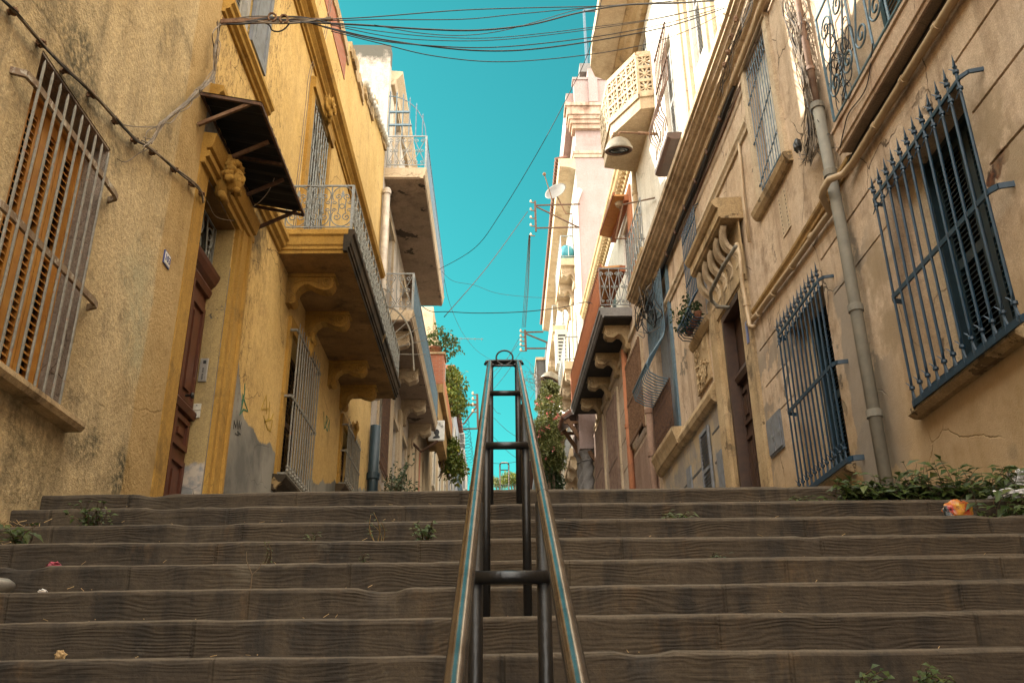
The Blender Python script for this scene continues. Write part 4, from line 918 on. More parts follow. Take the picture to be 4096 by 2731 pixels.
# big barred window
def blue_window(b, u0, u1, v0, v1, g0, g1, gz, k, dep):
    wn = window(b); T = RS
    shutters(wn, T, u0+.05, u1-.32, v0+.02, v1-.03, -dep+.14, M['tealwood'], leaves=2, slat=.045, fr=.07, th=.04)
    mb = MB(); mb.box(T, u0, u0+.05, v0, v1, -dep+.05, -dep+.2); mb.box(T, u1-.33, u1-.28, v0, v1, -dep+.05, -dep+.2); mb.box(T, u0+.05, u1-.33, v1-.05, v1, -dep+.08, -dep+.18); mb.build('frame', M['tealwood'], wn)
    mb = MB(); mb.box(T, u1-.279, u1-.003, v0, v1, -dep, -dep+.21); mb.build('splayed_jamb', M['cream'], wn)
    void(wn, T, u0, u1, v0, v1, -dep+.01)
    g = MB(); N_ = .12; zb, zm, zt = gz
    for i in range(k):
        u = g0+(g1-g0)*i/(k-1)
        g.tube([T(u, zb-.01, N_), T(u+.003, zm, N_+.002), T(u, zt+.1, N_)], .0115, 6)
        g.lathe(T(u, zt+.1, N_), [(.0115, 0), (.018, .01), (.011, .03), (.0, .13)], n=6)
        for zz, up_ in ((zt+.07, 1), (zt-.07, -1), (zb+.12, 1)):   # little leaf collars
            g.lathe(T(u, zz, N_), [(.012, -.012), (.022, -.01), (.022, .01), (.012, .012)], n=8)
            for s_ in (-1, 1):
                g.tube([T(u, zz, N_), T(u+s_*.02, zz+up_*.035, N_+.012), T(u+s_*.045, zz+up_*.06, N_+.02)], .009, 4, .003)
        for s_ in (-1, 1): g.tube([T(u, zb+.10, N_), T(u+s_*.018, zb+.04, N_), T(u+s_*.035, zb, N_)], .009, 4, .006)
    g.build('grille', M['blueiron'], wn)
    for z, ww in ((zb, .05), (zm, .04), (zt, .03)):
        g = MB()
        p = [T(g0-.12, z, -.01), T(g0-.09, z, .09), T(g0-.03, z, N_), T(g1+.03, z, N_), T(g1+.08, z, .09), T(g1+.11, z, -.01)]
        for a, b_ in zip(p, p[1:]): g.bar(a, b_, .016, ww)
        g.build('grille_rail', M['blueiron'], wn)
    mb = MB(); mb.mould(T, u0-.1, u1+.12, [(v0-.10, 0), (v0-.10, .05), (v0-.07, .10), (v0-.03, .10), (v0-.015, 0)]); mb.build('sill', M['stone'], wn)
    mb = MB(); mb.box(T, u0+.05, u1-.2, v0-.012, v0+.03, -.1, .1); mb.build('sill_bar', M['blueiron'], wn)
blue_window(c1, 5.22, 6.62, 2.3, 4.28, 5.02, 6.54, (2.27, 3.18, 4.10), 12, .42)
blue_window(c1, 8.25, 9.45, 2.26, 4.16, 8.06, 9.42, (2.24, 3.18, 4.09), 12, .38)
# street door under the hood
dr = window(c1, 'door')
mb = MB(); mb.box(RS, 10.93, 11.8, 1.3, 5.35, -.16, -.11)
for a, b_ in ((10.98, 11.33), (11.4, 11.75)):
    for z0_, z1_ in ((1.6, 2.5), (2.65, 3.6), (3.75, 4.25)):
        for bx_ in ((a, b_, z0_, z0_+.06), (a, b_, z1_-.06, z1_), (a, a+.05, z0_+.06, z1_-.06), (b_-.05, b_, z0_+.06, z1_-.06), (a+.1, b_-.1, z0_+.12, z1_-.12)): mb.box(RS, bx_[0], bx_[1], bx_[2], bx_[3], -.11, -.08)
mb.mould(RS, 10.93, 11.8, [(4.35, -.12), (4.35, -.04), (4.42, -.01), (4.5, -.04), (4.5, -.12)])
mb.build('leaf', M['darkwood'], dr)
mb = MB(); mb.box(RS, 11.72, 11.797, 1.3, 5.39, -.1, .06); mb.box(RS, 10.94, 11.719, 5.3, 5.39, -.1, .06); mb.build('frame', M['darkwood'], dr)
mb = MB(); mb.box(RS, 10.6, 10.93, 1.3, 5.4, 0, .05); mb.box(RS, 11.8, 12.0, 1.3, 5.4, 0, .05); mb.box(RS, 12.0, 12.28, 1.3, 5.6, 0, .10); mb.box(RS, 12.28, 12.5, 1.3, 5.6, 0, .05); mb.box(RS, 10.6, 12.5, 5.42, 5.95, .0, .049); mb.build('surround', M['stone'], dr)
hd = window(c1, 'door_hood')
mb = MB(); HZ = 6.26
mb.mould(RS, 10.45, 12.2, [(HZ, 0), (HZ, .30), (HZ+.02, .31), (HZ+.03, .33), (HZ+.16, .33), (HZ+.17, .36), (HZ+.22, .40), (HZ+.26, .41), (HZ+.31, .36), (HZ+.33, 0)]); mb.build('cornice_block', M['stone'], hd)
mb = MB(); mb.box(RS, 10.5, 12.15, 5.45, HZ-.001, .05, .07); mb.build('frieze', M['stone'], hd)
mb = MB()
for i in range(5):
    u0_ = 10.62+.34*i
    for w_, r_ in ((0, .042), (.06, .038), (.12, .034)):
        pts = []
        for k in range(15):
            t_ = k/14; pts.append(RS(u0_+w_+.10*math.sin(t_*5.2)+.12*t_, HZ-.02-.60*t_, 0.17*(1-t_)**1.5+.06+.03*math.sin(t_*6.5)))
        mb.tube(pts, r_, 8, r_*.6)
mb.build('wave_corbels', M['cream'], hd, smooth=True)
# barred upper window
wn = window(c1)
mb = MB(); mb.box(RS, 8.58, 8.72, 5.98, 8.05, 0, .05); mb.box(RS, 9.6, 9.72, 5.98, 8.05, 0, .05); mb.box(RS, 8.58, 9.72, 8.0, 8.1, .051, .08); mb.build('frame', M['cream'], wn)
mb = MB(); mb.mould(RS, 8.5, 9.85, [(5.84, 0), (5.84, .05), (5.89, .09), (5.95, .11), (5.98, 0)]); mb.build('sill', M['stone'], wn)
void(wn, RS, 8.72, 9.6, 6.02, 8.0, -.24)
MB().box(RS, 8.95, 9.58, 6.03, 7.98, -.14, -.11).build('blind', M['glass'] if False else simple('faded grey blind', (.66,.62,.54), .7), wn)
shutters(wn, RS, 8.73, 8.94, 6.03, 7.98, -.05, M['palebue'], 1, .05, .03)
g = MB(); bar_grille(g, RS, 8.74, 9.58, 6.03, 7.99, .01, 11, .0065)
for z in (6.15, 7.85): g.bar(RS(8.72, z, .01), RS(9.6, z, .01), .015)
for dz in (0, .62, 1.24):
    p0, p1 = RS(9.6, 6.2+dz, .035), RS(8.73, 6.45+dz*1.0, .035)
    for k in range(14): g.tube([p0.lerp(p1, k/14), p0.lerp(p1, (k+.75)/14)], .007 if k % 2 else .012, 5)
g.build('grille', simple('pale blue grey bars', (.15,.21,.26), .5, 0, scale=15), wn)
mb = MB(); mb.box(RS, 8.86, 9.14, 5.2, 5.72, 0, .012); mb.build('vent_plate', M['cream'], c1)
mb = MB()
for i in range(5):
    for j in range(9): mb.lathe(RS(8.9+.05*i, 5.24+.055*j, .0125), [(0, .0005), (.014, .0005)], Vector((-1, 0, 0)), 6)
mb.build('vent_hole_set', M['void'], c1, fix=False); bpy.data.objects['vent_hole_set'].name = 'vent_holes'
# planter window with a bellied grille
wn = window(c1)
void(wn, RS, 12.55, 13.35, 5.75, 7.5, -.28); MB().box(RS, 12.6, 13.3, 5.76, 7.48, -.2, -.16).build('shutter', M['greywood'], wn)
mb = MB(); mb.mould(RS, 12.35, 13.6, [(5.6, 0), (5.6, .05), (5.65, .1), (5.72, .12), (5.74, 0)]); mb.build('sill', M['stone'], wn)
g = MB()
for i in range(10):
    u = 12.5+.9*i/9; g.tube([RS(u, 7.75, .02), RS(u, 7.7, .1), RS(u, 6.35, .1)]+[RS(u, z, n) for z, n in ((6.25, .13), (6.1, .24), (5.95, .31), (5.82, .31), (5.74, .25), (5.72, .1), (5.74, 0))], .010, 5)
for z, n in ((7.5, .1), (6.7, .1), (6.3, .12), (5.9, .32)): g.bar(RS(12.48, z, n), RS(13.42, z, n), .02)
g.build('grille', M['blueiron'], wn)
mb = MB()                                        # weathered carved panel below it
mb.box(RS, 12.75, 13.6, 4.85, 5.58, 0, .04)
for i in range(16): mb.blob(RS(random.uniform(12.85, 13.5), random.uniform(4.9, 5.5), .04), .03, random.uniform(.05, .12), random.uniform(.04, .1), .5, 3, 7, i)
mb.build('carved_panel', M['stone'], c1)
pp = thing('window_planter', 'dark trailing plant with clay pots in the bellied window grille above the carved panel', 'plant', RS(13, 5.76, .15))
mb = MB(); foliage(mb, RS(13.0, 6.0, .2), .14, .42, .24, 600, .06, 40, .3); foliage(mb, RS(13.45, 6.15, .3), .1, .15, .25, 60, .06, 41, .3); mb.build('leaves', M['dark_leaf'], pp, fix=False)
for u in (12.62, 12.9, 13.2): MB().lathe(RS(u, 5.76, .17), [(0, 0), (.045, 0), (.06, .10), (.07, .12), (.058, .12), (0, .11)], n=12).build('pot', M['pot'], pp, smooth=True)
# long bellied window of the far end
wn = window(c1)
void(wn, RS, 15.2, 16.75, 4.85, 7.95, -.28)
mb = MB(); mb.box(RS, 15.3, 15.95, 4.9, 7.9, -.15, -.1); mb.box(RS, 16.0, 16.7, 4.9, 7.9, -.15, -.1); mb.build('shutter', M['greywood'], wn)
mb = MB(); mb.box(RS, 15.05, 15.2, 4.8, 8.0, .0, .04); mb.build('frame', M['palebue'], wn)
g = MB()
for i in range(13):
    u = 15.2+1.55*i/12
    g.tube([RS(u, 8.05, .02), RS(u, 8.0, .12), RS(u, 6.75, .12)]+[RS(u, z, n) for z, n in ((6.6, .16), (6.4, .3), (6.2, .44), (6.05, .5), (5.9, .46), (5.8, .3), (5.76, .12))], .013, 5)
for z, n in ((7.95, .12), (7.3, .12), (6.7, .13), (6.07, .51), (5.77, .12)): g.bar(RS(15.2, z, n), RS(16.75, z, n), .02)
g.build('grille', M['palebue'], wn)
g = MB(); rail_run(g, lambda s, h, n: RS(15.15+s, h, .12), 1.65, 4.82, 5.75, .13, .012, 'scroll', .7, .03, 4); g.build('lower_grille', M['blueiron'] if False else M['rustdark'], wn)
mb = MB(); mb.mould(RS, 14.95, 16.95, [(4.5, .125), (4.62, .16), (4.72, .2), (4.79, .2), (4.80, 0), (4.5, 0)]); mb.build('sill', M['stone'], wn)
# basement shutter
wn = window(c1)
shutters(wn, RS, 13.2, 13.75, 3.0, 4.25, .05, M['greywood'], 1, .06, .05); MB().box(RS, 14.6, 14.9, 3.2, 4.0, 0, .03).build('vent_plate', M['greywood'], wn)
mb = MB(); mb.box(RS, 12.62, 12.9, 3.0, 3.7, 0, .03); mb.build('vent_plate', M['greywood'], wn)
mb = MB()
for z in (3.6, 4.05): mb.box(RS, 12.6, 13.1, z, z+.03, 0, .006)
mb.box(RS, 13.9, 16.9, 3.75, 3.79, 0, .005); mb.build('joint_line', M['greydark'], c1)
# near balcony slab above the big window
nb = window(c1, 'balcony')
SZ = 4.87
mb = MB(); mb.box(RS, -3, 6.98, SZ, SZ+.03, .0, .125); mb.build('soffit', M['soffit'] if False else M['brownsoffit'], nb)
mb = MB(); mb.mould(RS, -3, 7.02, [(SZ-.002, .126), (SZ-.002, .145), (SZ+.03, .15), (SZ+.04, .165), (SZ+.22, .168), (SZ+.23, .185), (SZ+.26, .185), (SZ+.26, 0), (SZ+.032, 0), (SZ+.032, .126)]); mb.build('slab', plaster('pinkish slab edge with rust stains', (.46,.34,.24), (.40,.28,.19), dirt=(.17,.07,.025), dirt_amt=.8, crack=.6, peel=(.2,.1,.05), peel_at=.66, peel_scale=3), nb)
mb = MB(); Tn = lambda s, h, n: RS(4.0+s, h, .16)
rail_run(mb, Tn, 2.95, SZ+.33, SZ+1.55, .33, .010, 'scroll', 1.6, .02, 6); mb.build('front_railing', M['greyiron'] if False else M['palebue'], nb)
wn = window(c1); shutters(wn, RS, 5.3, 6.0, 5.3, 7.4, .02, M['tealwood'], 2, .05, .06)

# perforated balcony and the rounded slab of the sunlit storey
pb = window(c1, 'balcony')
PZ = 11.55
def oz(x, y, z): return onZ(x, y, z)
pl = [RS(14.95, 0, 0).xy, RS(15.0, 0, .28).xy, RS(15.9, 0, .75).xy, RS(17.1, 0, .75).xy, RS(17.28, 0, 0).xy]
mb = MB(); mb.prism([Vector((p.x, p.y, PZ)) for p in pl], [Vector((p.x, p.y, PZ+.28)) for p in pl]); mb.build('slab', M['cream'], pb)
def perf_panel(mb, A, B, z0, z1, th=.07):
    """stone panel of petal shaped openings between two plan points"""
    A, B = Vector((A.x, A.y, 0)), Vector((B.x, B.y, 0)); d = (B-A); L = d.length; d.normalize(); nn = Vector((d.y, -d.x, 0)); nx = max(1, round(L/.34)); nz = 3
    cw, ch = L/nx, (z1-z0)/nz
    P = lambda s, z, t: A+d*s+Vector((0, 0, z))+nn*t
    for i in range(nx):
        for j in range(nz):
            cx, cz = (i+.5)*cw, z0+(j+.5)*ch; m_ = min(cw, ch)
            mb.lathe(P(cx, cz, -th/2), [(0, 0), (m_*.14, 0), (m_*.14, th), (0, th)], nn, 10)
            for q in range(8):
                a = math.pi*q/4+.39; c_, s_ = math.cos(a), math.sin(a); r1_ = (m_*.62)
                w_ = m_*.045; px, pz = -s_*w_, c_*w_
                e = [(cx+c_*m_*.1+px, cz+s_*m_*.1+pz), (cx+c_*r1_*1.0+px*1.6, cz+s_*r1_+pz*1.6), (cx+c_*r1_-px*1.6, cz+s_*r1_-pz*1.6), (cx+c_*m_*.1-px, cz+s_*m_*.1-pz)]
                e = [(min(max(u, i*cw), (i+1)*cw), min(max(z, z0+j*ch), z0+(j+1)*ch)) for u, z in e]
                mb.prism([P(u, z, -th/2+.002*q) for u, z in e], [P(u, z, th/2-.002*q) for u, z in e])
    for i in range(nx+1): mb.prism([P(i*cw-.025, z0, -th/2-.004), P(i*cw+.025, z0, -th/2-.004), P(i*cw+.025, z0, th/2+.004), P(i*cw-.025, z0, th/2+.004)], [P(i*cw-.025, z1, -th/2-.004), P(i*cw+.025, z1, -th/2-.004), P(i*cw+.025, z1, th/2+.004), P(i*cw-.025, z1, th/2+.004)])
    for j in range(nz+1):
        z = z0+j*ch; h_ = .035 if 0 < j < nz else .07
        mb.prism([P(0, z-h_, -th/2-.007), P(L, z-h_, -th/2-.007), P(L, z-h_, th/2+.007), P(0, z-h_, th/2+.007)], [P(0, z+h_, -th/2-.007), P(L, z+h_, -th/2-.007), P(L, z+h_, th/2+.007), P(0, z+h_, th/2+.007)])
mb = MB()
for a, b_ in zip(pl, pl[1:]): perf_panel(mb, a, b_, PZ+.34, PZ+1.35)
mb.build('pierced_parapet', M['cream'], pb)
us_ = window(c1, 'eave')
EZ = 14.3
ep = [oz(1384, -60, EZ), oz(1376, 60, EZ), oz(1372, 118, EZ), oz(1378, 130, EZ), oz(1392, 137, EZ), oz(1412, 138, EZ)]
near = Vector((RS(17.28, 0, 0).x, 17.28, EZ)); 
ep = [Vector((p.x, p.y, EZ)) for p in ep]+[Vector((RS(17.28,0,0).x, 17.28, EZ)), Vector((RS(12, 0, 0).x, 12, EZ)), Vector((ep[0].x, 12, EZ))] if False else [RS(u, EZ, n) for u, n in ((10, 1.0), (16.2, 1.0), (17.0, .95), (17.35, .8), (17.5, .5), (17.5, 0), (10, 0))]
mb = MB(); mb.prism(ep, [p+Vector((0, 0, .22)) for p in ep]); mb.build('slab', M['cream'], us_)
mb = MB(); mb.mould(RS, 10, 17.4, [(EZ-.001, 0), (EZ-.001, .4), (EZ-.05, .38), (EZ-.08, .3), (EZ-.16, .26), (EZ-.2, .18), (EZ-.3, .12), (EZ-.3, 0)]); mb.build('moulding', M['stone'], us_)
# bulging rusty grille and its sill on the sunlit storey
wn = window(c1)
g = MB()
for i in range(9):
    u = 13.2+1.0*i/8
    g.tube([RS(u, 12.1, .1), RS(u, 10.9, .12)]+[RS(u+.05*math.sin(k*1.4+i), 10.8-.13*k, .14+.18*math.sin(min(1, k/6)*2.6)) for k in range(9)], .012, 5)
for z, n in ((12.1, .1), (11.3, .12)): g.bar(RS(13.15, z, n), RS(14.25, z, n), .03)
g.build('grille', M['rustdark'], wn)
mb = MB(); mb.mould(RS, 13.1, 14.3, [(9.45, 0), (9.45, .2), (9.5, .26), (9.58, .26), (9.6, 0)]); mb.build('sill', M['darkwood'], wn)
# small balcony with scrolled iron between the cornice and the red box
sb_ = window(c1, 'balcony')
mb = MB(); rail_run(mb, lambda s, h, n: RS(15.4+s, h, .35), 1.8, 8.6, 9.7, .25, .010, 'scroll', .9, .02, 4); mb.build('front_railing', M['greyiron'], sb_)
mb = MB(); mb.box(RS, 15.4, 17.2, 8.5, 8.58, .0, .4); mb.build('slab', M['stone'], sb_)

# ================================================================== RIGHT: house with the orange iron balcony
c2 = thing('orange_balcony_house', 'house with a long orange iron balcony on carved brackets over brown barred windows', 'house', RS(22, 3, 0))
HQ = [(18.15, 19.75, 5.9, 7.75, .25, False), (21.8, 23.2, 4.6, 7.8, .3, False), (24.6, 26.0, 5.4, 8.0, .3, False)]
mb = MB(); relief(mb, RS, 17.3, 28.5, 2, 9.1, HQ+[(17.35, 28, z, z+.03, .02, True) for z in (5.0, 5.7)]+[(20.3, 21.7, z, z+.03, .02, True) for z in (6.4, 7.1, 7.8)]); body(mb, RS, 17.3, 28.5, 2, 9.1); mb.build('wall', plaster('beige pink ashlar plaster', (.46,.36,.275), (.40,.30,.22), dirt=(.18,.12,.08), dirt_amt=.5, crack=.4, peel=(.28,.21,.15), peel_at=.67, peel_scale=1.5), c2)
T2 = lambda u, v, n: RS(u, v, n-.25)
mb = MB(); HQ2 = [(19.9, 20.9, 9.3, 12.0, .2, False), (22.6, 23.6, 9.3, 12.0, .2, False), (25.4, 26.4, 9.3, 12.0, .2, False)]
relief(mb, T2, 17.3, 28.5, 9.1, 13.2, HQ2); body(mb, T2, 17.3, 28.5, 9.1, 13.2); mb.build('upper_wall', M['white'], c2)
mb = MB(); T = T2
mb.mould(T, 19.0, 28.6, [(12.9, 0), (12.9, .06), (12.98, .08), (13.08, .2), (13.12, .24), (13.22, .26), (13.26, .3), (13.34, .3), (13.36, 0)])
for i in range(48):
    u = 19.05+.2*i; mb.prism([T(u, 12.99, .10), T(u+.1, 12.99, .10), T(u+.05, 13.075, .10)], [T(u, 12.99, .19), T(u+.1, 12.99, .19), T(u+.05, 13.075, .19)])
mb.build('dentil_cornice', M['ochre'] if False else plaster('ochre dentil cornice', (.42,.31,.16), (.35,.25,.12), dirt=(.14,.08,.04), crack=.1), c2)
for (a, b_, c_, d_, e_, f_) in HQ2:
    wn = window(c2); void(wn, T2, a, b_, c_, d_, -.18); mb = MB(); mb.box(T2, a, b_, c_, d_, -.1, -.05); mb.build('shutter', M['darkwood'] if a > 21 else M['redwood'], wn)
mb = MB(); mb.box(T2, 19.35, 19.85, 9.2, 12.6, .0, .05); mb.build('painted_pilaster', M['terracotta'], c2)
for (a, b_, c_, d_, e_, f_) in HQ:
    wn = window(c2); void(wn, RS, a, b_, c_, d_, -.22); shutters(wn, RS, a, b_, c_, d_, -.1, M['darkwood'], 2, .08)
    mb = MB(); mb.box(RS, a-.2, a, c_-.1, d_+.2, 0, .05); mb.box(RS, b_, b_+.15, c_-.1, d_+.2, 0, .05); mb.box(RS, a, b_, d_, d_+.2, .0, .06); mb.build('frame', M['cream'], wn)
    g = MB(); bar_grille(g, RS, a, b_, c_-.05, d_+.05, .1, 11, .016)
    for z in (c_, (c_+d_)/2, d_): g.bar(RS(a-.05, z, .1), RS(b_+.05, z, .1), .03, .07)
    for u in (a-.05, b_+.05): g.bar(RS(u, c_-.1, .07), RS(u, d_+.1, .07), .05)
    g.build('grille', M['rust'] if a < 20 else M['brownpipe'], wn)
mb = MB(); mb.box(RS, 17.32, 20.2, 3, 5.6, 0, .012); mb.build('rose_dado', M['rosedado'], c2)
mb = MB(); mb.box(RS, 17.32, 28.4, 8.3, 8.42, 0, .06); mb.build('string_course', M['cream'], c2)
bl = window(c2, 'balcony'); BZ, BU0, BU1, BN = 8.72, 18.95, 26.0, .72
mb = MB(); mb.box(RS, BU0+.04, BU1-.04, BZ, BZ+.03, 0, BN-.04); mb.build('soffit', M['blackedge'] if False else simple('shade black soffit', (.012,.010,.008), .9, 0, c2=(.03,.022,.015), scale=4), bl)  # near-black colour stands in for the shade beneath the balcony
mb = MB(); mb.mould(RS, BU0, BU1, [(BZ-.002, BN-.06), (BZ-.002, BN-.02), (BZ+.05, BN-.02), (BZ+.06, BN+.01), (BZ+.16, BN+.02), (BZ+.17, BN+.045), (BZ+.25, BN+.045), (BZ+.25, 0), (BZ+.032, 0), (BZ+.032, BN-.06)]); mb.build('slab', M['concrete'], bl)
for u in (19.6, 21.3, 23.0, 24.7): console(RS, u, BZ-.001, .55, .3, .6).build('bracket', M['stone'], bl)
mb = MB(); rail_run(mb, lambda s, h, n: RS(BU0+.04, h, .02+s), BN-.02, BZ+.33, BZ+1.28, .24, .011, 'heart', 1.2, .024, 5); mb.build('end_railing', M['rust'] if False else M['greyiron'], bl)
mb = MB(); rail_run(mb, lambda s, h, n: RS(BU0+.04+s, h, BN), BU1-BU0-.08, BZ+.33, BZ+1.28, .16, .016, 'heart', .7, .035, 4); mb.build('front_railing', M['orangerust'], bl)
# plank awnings on the upper wall
def plank_awning(label, pts, th=.05):
    a = thing('plank_awning', label, 'awning', pts[0], 'orange plank awnings over the iron balcony')
    A, B, D_, Cc = [Vector(p) for p in pts]; n_ = 4; mb = MB()
    for k in range(n_):
        p = [A.lerp(D_, (k+.02)/n_), B.lerp(Cc, (k+.02)/n_), B.lerp(Cc, (k+.98)/n_), A.lerp(D_, (k+.98)/n_)]
        mb.prism(p, [q+Vector((0, 0, th)) for q in p])
    mb.build('planks', M['planks'], a)
    mb = MB(); mb.bar(B+Vector((0,0,-.05)), Cc+Vector((0,0,-.05)), .14, .16); mb.bar(A+Vector((0,0,.07)), D_+Vector((0,0,.07)), .05, .1); mb.build('beam', M['orangerust'], a)
    return a
plank_awning('upper orange plank awning jutting from the sunlit wall over the iron balcony', [onZ(1410, 450, 12.3), onZ(1440, 450, 12.3), onZ(1379, 542, 12.3), onZ(1408, 548, 12.3)])
aw2 = plank_awning('lower orange plank awning standing just above the iron balcony railing', [onZ(1380, 616, 10.5), onZ(1430, 612, 10.5), onZ(1352, 702, 10.5), onZ(1392, 705, 10.5)])
lt = thing('wall_lantern', 'small round whitish lantern at the near end of the upper plank awning', 'lantern', onZ(1424, 466, 12.15))
MB().lathe(onY(1424, 465, 19.8)-Vector((0, 0, .12)), [(0, 0), (.11, .01), (.14, .1), (.13, .2), (0, .24)], n=14).build('globe', M['pot'] if False else M['cream'], lt, smooth=True)
MB().tube([onY(1424, 455, 19.8), onY(1424, 485, 19.8)], .012, 4).build('chain', M['rust'], lt)
# iron outrigger frame between the two houses
fr = thing('clothes_frame', 'thin rusty rectangular rod frame jutting from the wall beside the plank awnings', 'frame', RS(17.2, 9.5, .1))
mb = MB(); q = [onR(1503, 455, .05), onY(1431, 470, 17.4), onY(1414, 548, 17.4), onR(1480, 548, .05)]
for a, b_ in zip(q, q[1:]): mb.tube([a, b_], .018, 5)
mb.build('rods', M['rust'], fr)
# little tiled canopy on timber struts
tc_ = thing('tiled_canopy', 'small tiled porch canopy on rusty timber struts below the orange balcony', 'canopy', RS(26.6, 8.6, .3))
tA, tB = 26.3, 27.6
mb = MB(); mb.prism([RS(tA, 9.35, .1), RS(tA, 8.75, .95), RS(tA, 8.67, .95), RS(tA, 9.2, .1)], [RS(tB, 9.35, .1), RS(tB, 8.75, .95), RS(tB, 8.67, .95), RS(tB, 9.2, .1)]); mb.build('deck', M['darkwood'], tc_)
mb = MB()
for i in range(9):
    u = tA+.04+(tB-tA)*i/9; mb.tube([RS(u+.06, 9.38, .08), RS(u+.06, 8.76, 1.0)], .075, 7)
mb.build('tiles', M['tile'], tc_)
mb = MB()
for u in (tA+.1, tB-.1): MB().bar(RS(u, 7.4, .03), RS(u, 8.7, .85), .09, .12).build('strut', M['rust'], tc_); MB().bar(RS(u, 8.60, .05), RS(u, 8.60, .95), .07, .09).build('rafter', M['rust'], tc_)
# twisted columns of a doorway
for k, (u, z1_) in enumerate(((26.6, 7.75), (27.9, 8.05))):
    cc = thing('twisted_column', ('nearer', 'farther')[k]+' twisted barley sugar column of the doorway past the red pipe', 'column', RS(u, 5, .25), 'twisted doorway columns')
    mb = MB(); 
    n_ = 40; base = len(mb.v)
    c0 = RS(u, 5, .25)
    for i in range(n_+1):
        z = 5+(z1_-.35-5)*i/n_
        for q in range(12):
            a = 2*math.pi*q/12; r_ = .17+.028*math.cos(3*(a-z*5.5)); mb.v.append(Vector((c0.x+r_*math.cos(a), c0.y+r_*math.sin(a), z)))
    for i in range(n_):
        for q in range(12): q2 = (q+1) % 12; mb.f.append((base+i*12+q, base+i*12+q2, base+(i+1)*12+q2, base+(i+1)*12+q))
    mb.build('shaft', M['concrete'], cc, smooth=True)
    mb = MB(); mb.lathe((c0.x, c0.y, z1_-.35), [(.17, 0), (.2, .03), (.17, .06), (.2, .2), (.26, .3), (.26, .35), (0, .35)], n=16); mb.build('capital', M['concrete'], cc)
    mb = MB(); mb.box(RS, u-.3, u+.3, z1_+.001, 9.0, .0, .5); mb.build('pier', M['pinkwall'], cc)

# ================================================================== RIGHT: the tall pink and white apartment house
PY = 30.0
c3 = thing('tall_apartment_house', 'tall pale pink apartment house with stepped parapet, sunlit balconies and tiled eave', 'apartment house', (2.95, PY, 7))
TW = lambda u, v, n: Vector((2.98-n, u, v))
mb = MB(); relief(mb, TW, PY, 46, 4, 21.3, []); 
mb.build('street_wall', M['white'], c3)
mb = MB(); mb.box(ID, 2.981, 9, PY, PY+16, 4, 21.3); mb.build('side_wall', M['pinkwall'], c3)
def yz(x, y): return onY(x, y, PY)
zc = [yz(1325, y).z for y in (355, 285, 256, 250, 200, 165)]
YF = YP(PY)
mb = MB()
for (z0_, z1_, n) in ((zc[0]-.16, zc[0], .05), (zc[0], zc[0]+.12, .09), (zc[1]-.25, zc[1]-.05, .06), (zc[1]-.05, zc[1]+.12, .14), (zc[1]+.12, zc[1]+.3, .2), (zc[1]+.3, zc[2]+.05, .26), (zc[2]+.05, zc[2]+.2, .34)):
    mb.box(lambda a, b, c: Vector((a, PY-c, b)), 2.98-n, 9, z0_, z1_, -.5, n)
mb.build('cornice', plaster('stained pink cornice', (.50,.36,.28), (.42,.29,.21), dirt=(.15,.08,.05), dirt_amt=.8, crack=.2, streak=1), c3)
zt0 = zc[2]+.2
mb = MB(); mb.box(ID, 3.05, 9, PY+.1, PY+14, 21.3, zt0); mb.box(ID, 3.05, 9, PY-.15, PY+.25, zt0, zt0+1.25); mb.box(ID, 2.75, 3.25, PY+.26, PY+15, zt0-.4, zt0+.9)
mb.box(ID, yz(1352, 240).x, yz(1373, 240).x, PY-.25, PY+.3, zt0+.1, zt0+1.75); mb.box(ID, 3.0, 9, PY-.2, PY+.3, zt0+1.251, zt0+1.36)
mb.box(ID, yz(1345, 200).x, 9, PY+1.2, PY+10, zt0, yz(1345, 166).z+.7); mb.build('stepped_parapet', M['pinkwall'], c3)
rb = yz(1345, 160).z+.72
mb = MB(); mb.box(ID, yz(1340, 200).x, 9, PY+1.0, PY+10, rb, rb+.45); mb.build('attic_coping', M['concrete'], c3)
mb = MB(); g0 = Vector((yz(1362, 150).x, PY+1.3, rb+.45))
for k in range(14): mb.tube([g0+Vector((.17*k, 0, 0)), g0+Vector((.17*k, 0, 1.5))], .018, 4)
for z in (.1, 1.5): mb.bar(g0+Vector((-.1, 0, z)), g0+Vector((2.3, 0, z)), .04)
mb.bar(g0+Vector((-.1, 0, 0)), g0+Vector((-.1, 0, 3.2)), .1); mb.bar(g0+Vector((-.1, 0, 3.2)), g0+Vector((.5, 0, 3.2)), .1)
mb.build('roof_railing', M['blackpaint'] if False else M['palebue'], c3)
ev = window(c3, 'eave')
mb = MB(); TW2 = TW
mb.mould(TW, PY, 46, [(20.2, 0), (20.3, .25), (20.35, .62), (20.7, .66), (20.72, 0)]); mb.build('soffit', M['cream'], ev)
mb = MB()
for i in range(64):
    u = PY+.05+.25*i; mb.tube([TW(u+.1, 20.85, .3), TW(u+.1, 20.74, .78)], .09, 6)
mb.build('tiles', M['tile'], ev)
mb = MB(); mb.mould(TW, PY+.0, 46, [(16.2, 0), (16.2, .08), (16.35, .1), (16.4, 0)]); mb.box(TW, 30.3, 30.8, 5, 16.2, .0, .07); mb.box(TW, 33.5, 33.9, 5, 16.2, .0, .07); mb.build('trim', M['cream'], c3)
